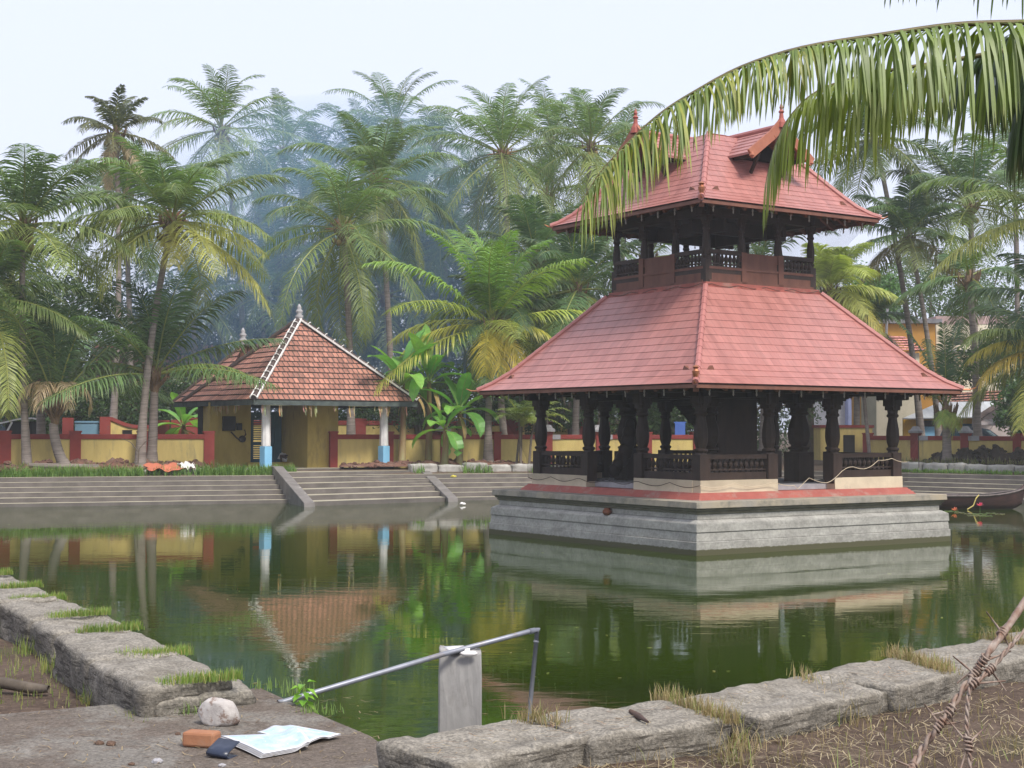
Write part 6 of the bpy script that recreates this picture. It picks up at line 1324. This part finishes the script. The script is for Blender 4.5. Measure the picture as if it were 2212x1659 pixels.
block('orange_house', 'flat roofed bright orange house behind the pavilion at right', 1884, 2026, 699, 90, 6, org, 'house', (.25, .7, MT['cement']), -.05, lambda e_, w, h, d: MB().tube([(-w * .28, -d / 2 - .5, h - 2.6), (-w * .24, -d / 2 - .4, h + .9)], .08, 6).build('leaning_pole', MT['cement'], e_))
def cream_x(e_, w, h, d):
    MB().box((-w * .17, -d / 2 - .5, h - 1.75), (w * .68, 1.3, .16)).build('ledge', MT['cement'], e_)
    MB().box((-w * .2, -d / 2 - .7, (h - 3.1) / 2), (w * .62, 1.4, h - 3.1)).build('front_room', crm, e_)
    f = MB().box((-w * .17, -d / 2 - 1.42, h * .33), (.62, .06, .78)).build('window', MT['white'], e_); MB().box((-w * .17, -d / 2 - 1.455, h * .33), (.48, .03, .64)).build('pane', MT['teal'], f)
    MB().box((-w * .3, -d / 2 - .62, h - 1.1), (.9, .5, .4)).build('rooftop_junk', MT['bark'], e_)
block('cream_house', 'tall cream house with pinkish parapet at the right edge', 2026, 2230, 700, 93, 3, crm, 'house', (.5, .06, plain('pink_parapet', (.5, .36, .34), (.44, .31, .3), 2, .8, 0)), -.03, cream_x)
def pink_x(e_, w, h, d):
    m = MB(); n = 6
    for i in range(n):
        f0, f1 = i / n, (i + 1) / n; s = lambda f: 1 - .62 * f
        for k in range(4):
            c, sn = math.cos(k * math.pi / 2), math.sin(k * math.pi / 2); hw, hd = (w / 2 + .3, d / 2 + .3) if k % 2 == 0 else (d / 2 + .3, w / 2 + .3)
            q = [(-hw * s(f0), -hd * s(f0) - .04, h + .1 + .9 * f0 + .06), (hw * s(f0), -hd * s(f0) - .04, h + .1 + .9 * f0 + .06), (hw * s(f1), -hd * s(f1), h + .1 + .9 * f1), (-hw * s(f1), -hd * s(f1), h + .1 + .9 * f1)]; m.add([(x * c - y * sn, x * sn + y * c, z) for x, y, z in q], [(0, 1, 2, 3)], [(q[0][0], i * .35), (q[1][0], i * .35), (q[2][0], i * .35 + .34), (q[3][0], i * .35 + .34)])
    m.add([(-w * .2, -d * .2, h + 1), (w * .2, -d * .2, h + 1), (w * .2, d * .2, h + 1), (-w * .2, d * .2, h + 1)], [(0, 1, 2, 3)], [(0, 0)] * 4); m.build('roof', MT['pinktile'], e_)
block('pink_roofed_house', 'small cream house with pale pink tiled hip roof behind the pavilion roof slope', 1890, 1985, 762, 84, 3, crm, 'house', None, .05, pink_x)
def terr_x(e_, w, h, d):
    MB().box((0, 0, h + .15), (w + 1, d + 1, .3)).build('roof_slab', MT['cement'], e_); m = MB()
    for i in range(15): m.box((-w / 2 + w * i / 14, -d / 2, h + .75), (.05, .05, .9))
    m.box((0, -d / 2, h + 1.2), (w, .07, .07)).build('railing', MT['white'], e_)
    MB().box((.1 * w, -d / 2 - .4, h / 2), (1.6, .8, h)).build('pillar', plain('lavender_pillar', (.4, .45, .7), None, 1, .8, 0), e_)
    MB().box((-.2 * w, -d / 2 - .02, h - 1.2), (w * .5, .06, 1.4)).build('opening', MT['black'], e_)
block('terrace_house', 'far terrace house with white roof railing and lavender pillar behind the palms', 1788, 1872, 640, 122, 6, MT['white'], 'house', None, .1, terr_x)
def van_right():
    D = 70.5; b = at(2115, 950, D); b.z = 1.3; e_ = empty('parked_car', 'dark car roof with pale windscreen sticker showing above the far right wall', 'car', b, -.5); L = 3.9
    pr = [(-1.95, .35), (-1.95, .95), (-1.7, 1.1), (-1.5, 1.55), (-.2, 1.6), (.35, 1.5), (.95, 1.02), (1.8, .9), (1.95, .6), (1.95, .35)]
    m = MB(); vs = [(x, s * .78 * (1 if z < 1.1 else .86), z) for s in (-1, 1) for x, z in pr]; n = len(pr); m.add(vs, [tuple(range(n)), tuple(range(n, 2 * n))[::-1]] + [(i, (i + 1) % n, n + (i + 1) % n, n + i) for i in range(n)]); m.build('body', plain('dark_car_paint', (.02, .035, .05), None, 3, .25, 0, spec=.6), e_, bevel=.05)
    MB().beam((.4, 0, 1.48), (.93, 0, 1.06), 1.2, .02).build('windscreen', plain('glass_dark', (.25, .32, .36), None, 3, .1, 0, spec=.6), e_)
    for s in (-1, 1): MB().box((-.55, s * .695, 1.28), (1.5, .02, .3)).build('window', MT['teal'], e_)
    for x in (-1.2, 1.2):
        for s in (-1, 1): MB().tube([(x, s * .7, .32), (x, s * .85, .32)], .32, 16).build('wheel', MT['black'], e_)
van_right()
def blue_sheet():
    p, q = at(1458, 928, 74), at(1480, 928, 74); e_ = MB().box(((p.x + q.x) / 2, 74, 2.2), (q.x - p.x, .06, 1.9)).box(((p.x + q.x) / 2, 74.03, 3.17), (q.x - p.x + .1, .1, .06)).build('blue_sheet', plain('blue_tarpaulin', (.1, .2, .6), (.08, .16, .5), 2, .5, .1)); tag(e_, 'upright blue tarpaulin sheet seen between the left pavilion pillars', 'tarpaulin')
blue_sheet()
# ------------------------------------------------------------------ grass and litter on the ground
def blades(mb, pos, h, w, c1, c2, rng, lean=.45, n=1):
    for p in pos:
        for _ in range(n):
            a_ = rng.uniform(0, 6.28); l = rng.uniform(.1, lean) * h; hh = h * rng.uniform(.45, 1.15); x, y, z = p[0] + rng.uniform(-1, 1) * h * .12, p[1] + rng.uniform(-1, 1) * h * .12, p[2]; dx, dy = math.cos(a_), math.sin(a_); ww = w * rng.uniform(.7, 1.2); c = lerp3(c1, c2, rng.random())
            mb.add([(x - dy * ww, y + dx * ww, z - .01), (x + dy * ww, y - dx * ww, z - .01), (x + dx * l * .4 + dy * ww * .7, y + dy * l * .4 - dx * ww * .7, z + hh * .6), (x + dx * l * .4 - dy * ww * .7, y + dy * l * .4 + dx * ww * .7, z + hh * .6), (x + dx * l, y + dy * l, z + hh)], [(0, 1, 2, 3), (3, 2, 4)], col=c)
rg = random.Random(21)
def near_left_grass():
    m = MB()
    for i in range(1, 8):
        a_ = gp(*lj[i], ZT + .005); t = (gp(*lj[i + 1], ZT) - a_).normalized(); w = Vector((-t.y, t.x, 0))
        for k in range(850):
            u = rg.betavariate(1.1, 1.7) * .46; blades(m, [a_ + w * (u - .03) + t * rg.gauss(0, .035)], rg.uniform(.02, .065), .0022, (.12, .22, .04), (.24, .3, .08) if rg.random() < .75 else (.42, .33, .16), rg)
        for k in range(60): blades(m, [a_ + w * (.5 + rg.random() * .12) + t * rg.gauss(0, .1) - Vector((0, 0, .24 + rg.random() * .03))], .13, .003, (.1, .18, .04), (.3, .3, .1), rg)
    for k in range(900):
        q = gp(rg.uniform(-20, 330), rg.uniform(1400, 1530), 1.17)
        if rg.random() < .5: blades(m, [q], rg.uniform(.02, .07), .0025, (.13, .2, .05), (.3, .27, .12), rg, n=2)
    for cx, cy_, n_, r, hh in ((395, 1540, 120, .07, .09), (640, 1500, 40, .05, .13), (560, 1488, 40, .1, .1), (690, 1538, 60, .07, .07)):
        c = gp(cx, cy_, ZL); 
        for k in range(n_): blades(m, [c + Vector((rg.gauss(0, r), rg.gauss(0, r * .5), 0))], hh * rg.uniform(.4, 1), .003, (.12, .2, .06), (.22, .3, .1), rg)
    tag(m.build('grass', MT['grass']), kind='stuff')
near_left_grass()
DRY1, DRY2 = (.38, .3, .185), (.22, .165, .1)
def near_right_grass():
    m = MB()
    for i, (px0, py0, px1, py1, n_) in enumerate(((1146, 1549, 1205, 1566, 120), (1428, 1508, 1585, 1560, 700), (1722, 1456, 1760, 1475, 60), (1922, 1414, 2052, 1452, 800), (2122, 1378, 2235, 1392, 300), (1115, 1550, 1160, 1556, 60))):
        for k in range(n_):
            t = rg.random(); q = gp(px0 + (px1 - px0) * t, py0 + (py1 - py0) * t, ZT + .01); blades(m, [q + Vector((rg.gauss(0, .03), rg.gauss(0, .03), 0))], rg.uniform(.03, .1), .0022, DRY1 if rg.random() < .8 else (.2, .26, .08), DRY2, rg, .8)
    for (px, py) in ((1587, 1575), (1600, 1620), (1590, 1650), (1812, 1535), (1815, 1560), (2052, 1475), (2055, 1500)):
        q0 = gp(px, py, 1.27)
        for k in range(70): blades(m, [q0 + Vector((rg.gauss(0, .05), rg.gauss(0, .06), 0))], rg.uniform(.08, .2), .0026, DRY1 if rg.random() < .7 else (.22, .28, .08), DRY2, rg, .9)
    for k in range(850):
        px = rg.uniform(1230, 2260); py = rg.uniform(1500, 1680); lim = 1650 - (px - 1250) * .16
        if py < lim: continue
        blades(m, [gp(px, py, 1.27)], rg.uniform(.03, .11), .0022, DRY1 if rg.random() < .75 else (.2, .27, .08), DRY2, rg, 1.0)
    tag(m.build('dry_grass', MT['grass']), kind='stuff')
    m = MB()
    for k in range(1250):
        px = rg.uniform(1180, 2280); py = rg.uniform(1470, 1700); lim = 1635 - (px - 1250) * .17
        if py < lim: continue
        q = gp(px, py, 1.28); a_ = rg.uniform(0, 6.28); l = rg.uniform(.03, .2); d = Vector((math.cos(a_), math.sin(a_), rg.uniform(-.05, .15))) * l * .5; s = Vector((-d.y, d.x, 0)).normalized() * .0019; b_ = Vector((rg.uniform(-.02, .02), rg.uniform(-.02, .02), .012)); c = lerp3(DRY1, (.46, .39, .28), rg.random())
        m.add([q - d - s, q - d + s, q + b_ + s, q + b_ - s, q + d + s, q + d - s], [(0, 1, 2, 3), (3, 2, 4, 5)], col=c)
    for k in range(420):
        px = rg.uniform(-20, 820); py = rg.uniform(1500, 1665); z_ = ZL + .004 if py > 1545 - px * .09 else 1.176; q = gp(px, py, z_); a_ = rg.uniform(0, 6.28); l = rg.uniform(.01, .06); d = Vector((math.cos(a_), math.sin(a_), 0)) * l * .5; s = Vector((-d.y, d.x, 0)).normalized() * .0025
        m.add([q - d - s, q - d + s, q + d + s + Vector((0, 0, .006)), q + d - s + Vector((0, 0, .006))], [(0, 1, 2, 3)], col=lerp3((.35, .27, .17), (.16, .1, .07), rg.random()))
    for k in range(260):
        i = rg.randrange(0, 6); t = rg.random(); a_, b_ = gp(*rj[i], ZT + .03), gp(*rj[i + 1], ZT + .03); w = (b_ - a_).normalized(); w = Vector((w.y, -w.x, 0)); q = a_.lerp(b_, t) + w * rg.uniform(.08, .45); an = rg.uniform(0, 6.28); l = rg.uniform(.015, .09); d = Vector((math.cos(an), math.sin(an), 0)) * l * .5; s = Vector((-d.y, d.x, 0)).normalized() * .002
        m.add([q - d - s, q - d + s, q + d + s, q + d - s], [(0, 1, 2, 3)], col=lerp3(DRY1, (.25, .12, .08), rg.random()))
    tag(m.build('straw_litter', MT['grass']), kind='stuff')
near_right_grass()
def far_grass():
    m = MB()
    for P_, d, t0, t1, n_, dens in ((FCv, dB, tB(640), tB(-40), Vector((dB.y, -dB.x, 0)), 3800), (FCv, dB, tB(1240), tB(900), Vector((dB.y, -dB.x, 0)), 500), (FCv, dR, tR(1900), tR(2240), Vector((-dR.y, dR.x, 0)), 1300)):
        for k in range(dens):
            t = rg.uniform(t0, t1); o_ = rg.uniform(.02, .5) if dens != 500 else rg.uniform(.05, .45)
            if dens == 500 and math.sin(t * 2.1) < .2: continue
            if dens == 3800 and min(tB(312), tB(430)) < t < max(tB(312), tB(430)) and rg.random() < .85: continue
            blades(m, [P_ + d * t + n_ * o_ + Vector((0, 0, .95))], rg.uniform(.2, .5) * (.5 if dens == 1300 else 1), .018, (.1, .2, .045), (.2, .31, .08), rg, .7, 2)
    for k in range(500):
        px = rg.uniform(-20, 470); q = at(px, 1000, 56 + px * .0085); blades(m, [(q.x, q.y, 1.3)], rg.uniform(.1, .3), .014, (.11, .19, .05), (.3, .28, .12), rg, .8)
    for k in range(500):
        px = rg.uniform(1940, 2240); q = at(px, 1000, 66.5 - (px - 1940) * .013); blades(m, [(q.x, q.y, 1.36)], rg.uniform(.1, .35), .016, (.12, .17, .06), (.28, .24, .12), rg, .8)
    tag(m.build('bank_grass', MT['grass']), kind='stuff')
far_grass()
# ------------------------------------------------------------------ smoke and haze
def volume_obj(name, m, dens, col, aniso=.2):
    mt = bpy.data.materials.new(name); mt.use_nodes = True; n = mt.node_tree; n.nodes.clear(); o = n.nodes.new('ShaderNodeOutputMaterial'); v = n.nodes.new('ShaderNodeVolumePrincipled')
    v.inputs['Color'].default_value = L4(col); v.inputs['Density'].default_value = dens; v.inputs['Anisotropy'].default_value = aniso; n.links.new(v.outputs[0], o.inputs['Volume']); ob = m.build(name, mt); tag(ob, kind='stuff'); return ob
HAZE, SMOKE = .0007, .042
volume_obj('haze', MB().box((0, 150, 20), (420, 440, 45)), HAZE, (.9, .95, 1))
s_ = at(730, 560, 84); volume_obj('smoke', MB().ball((s_.x, s_.y, s_.z), 1, 24, 16, (13, 6.5, 9.5)), SMOKE, (.42, .66, 1))
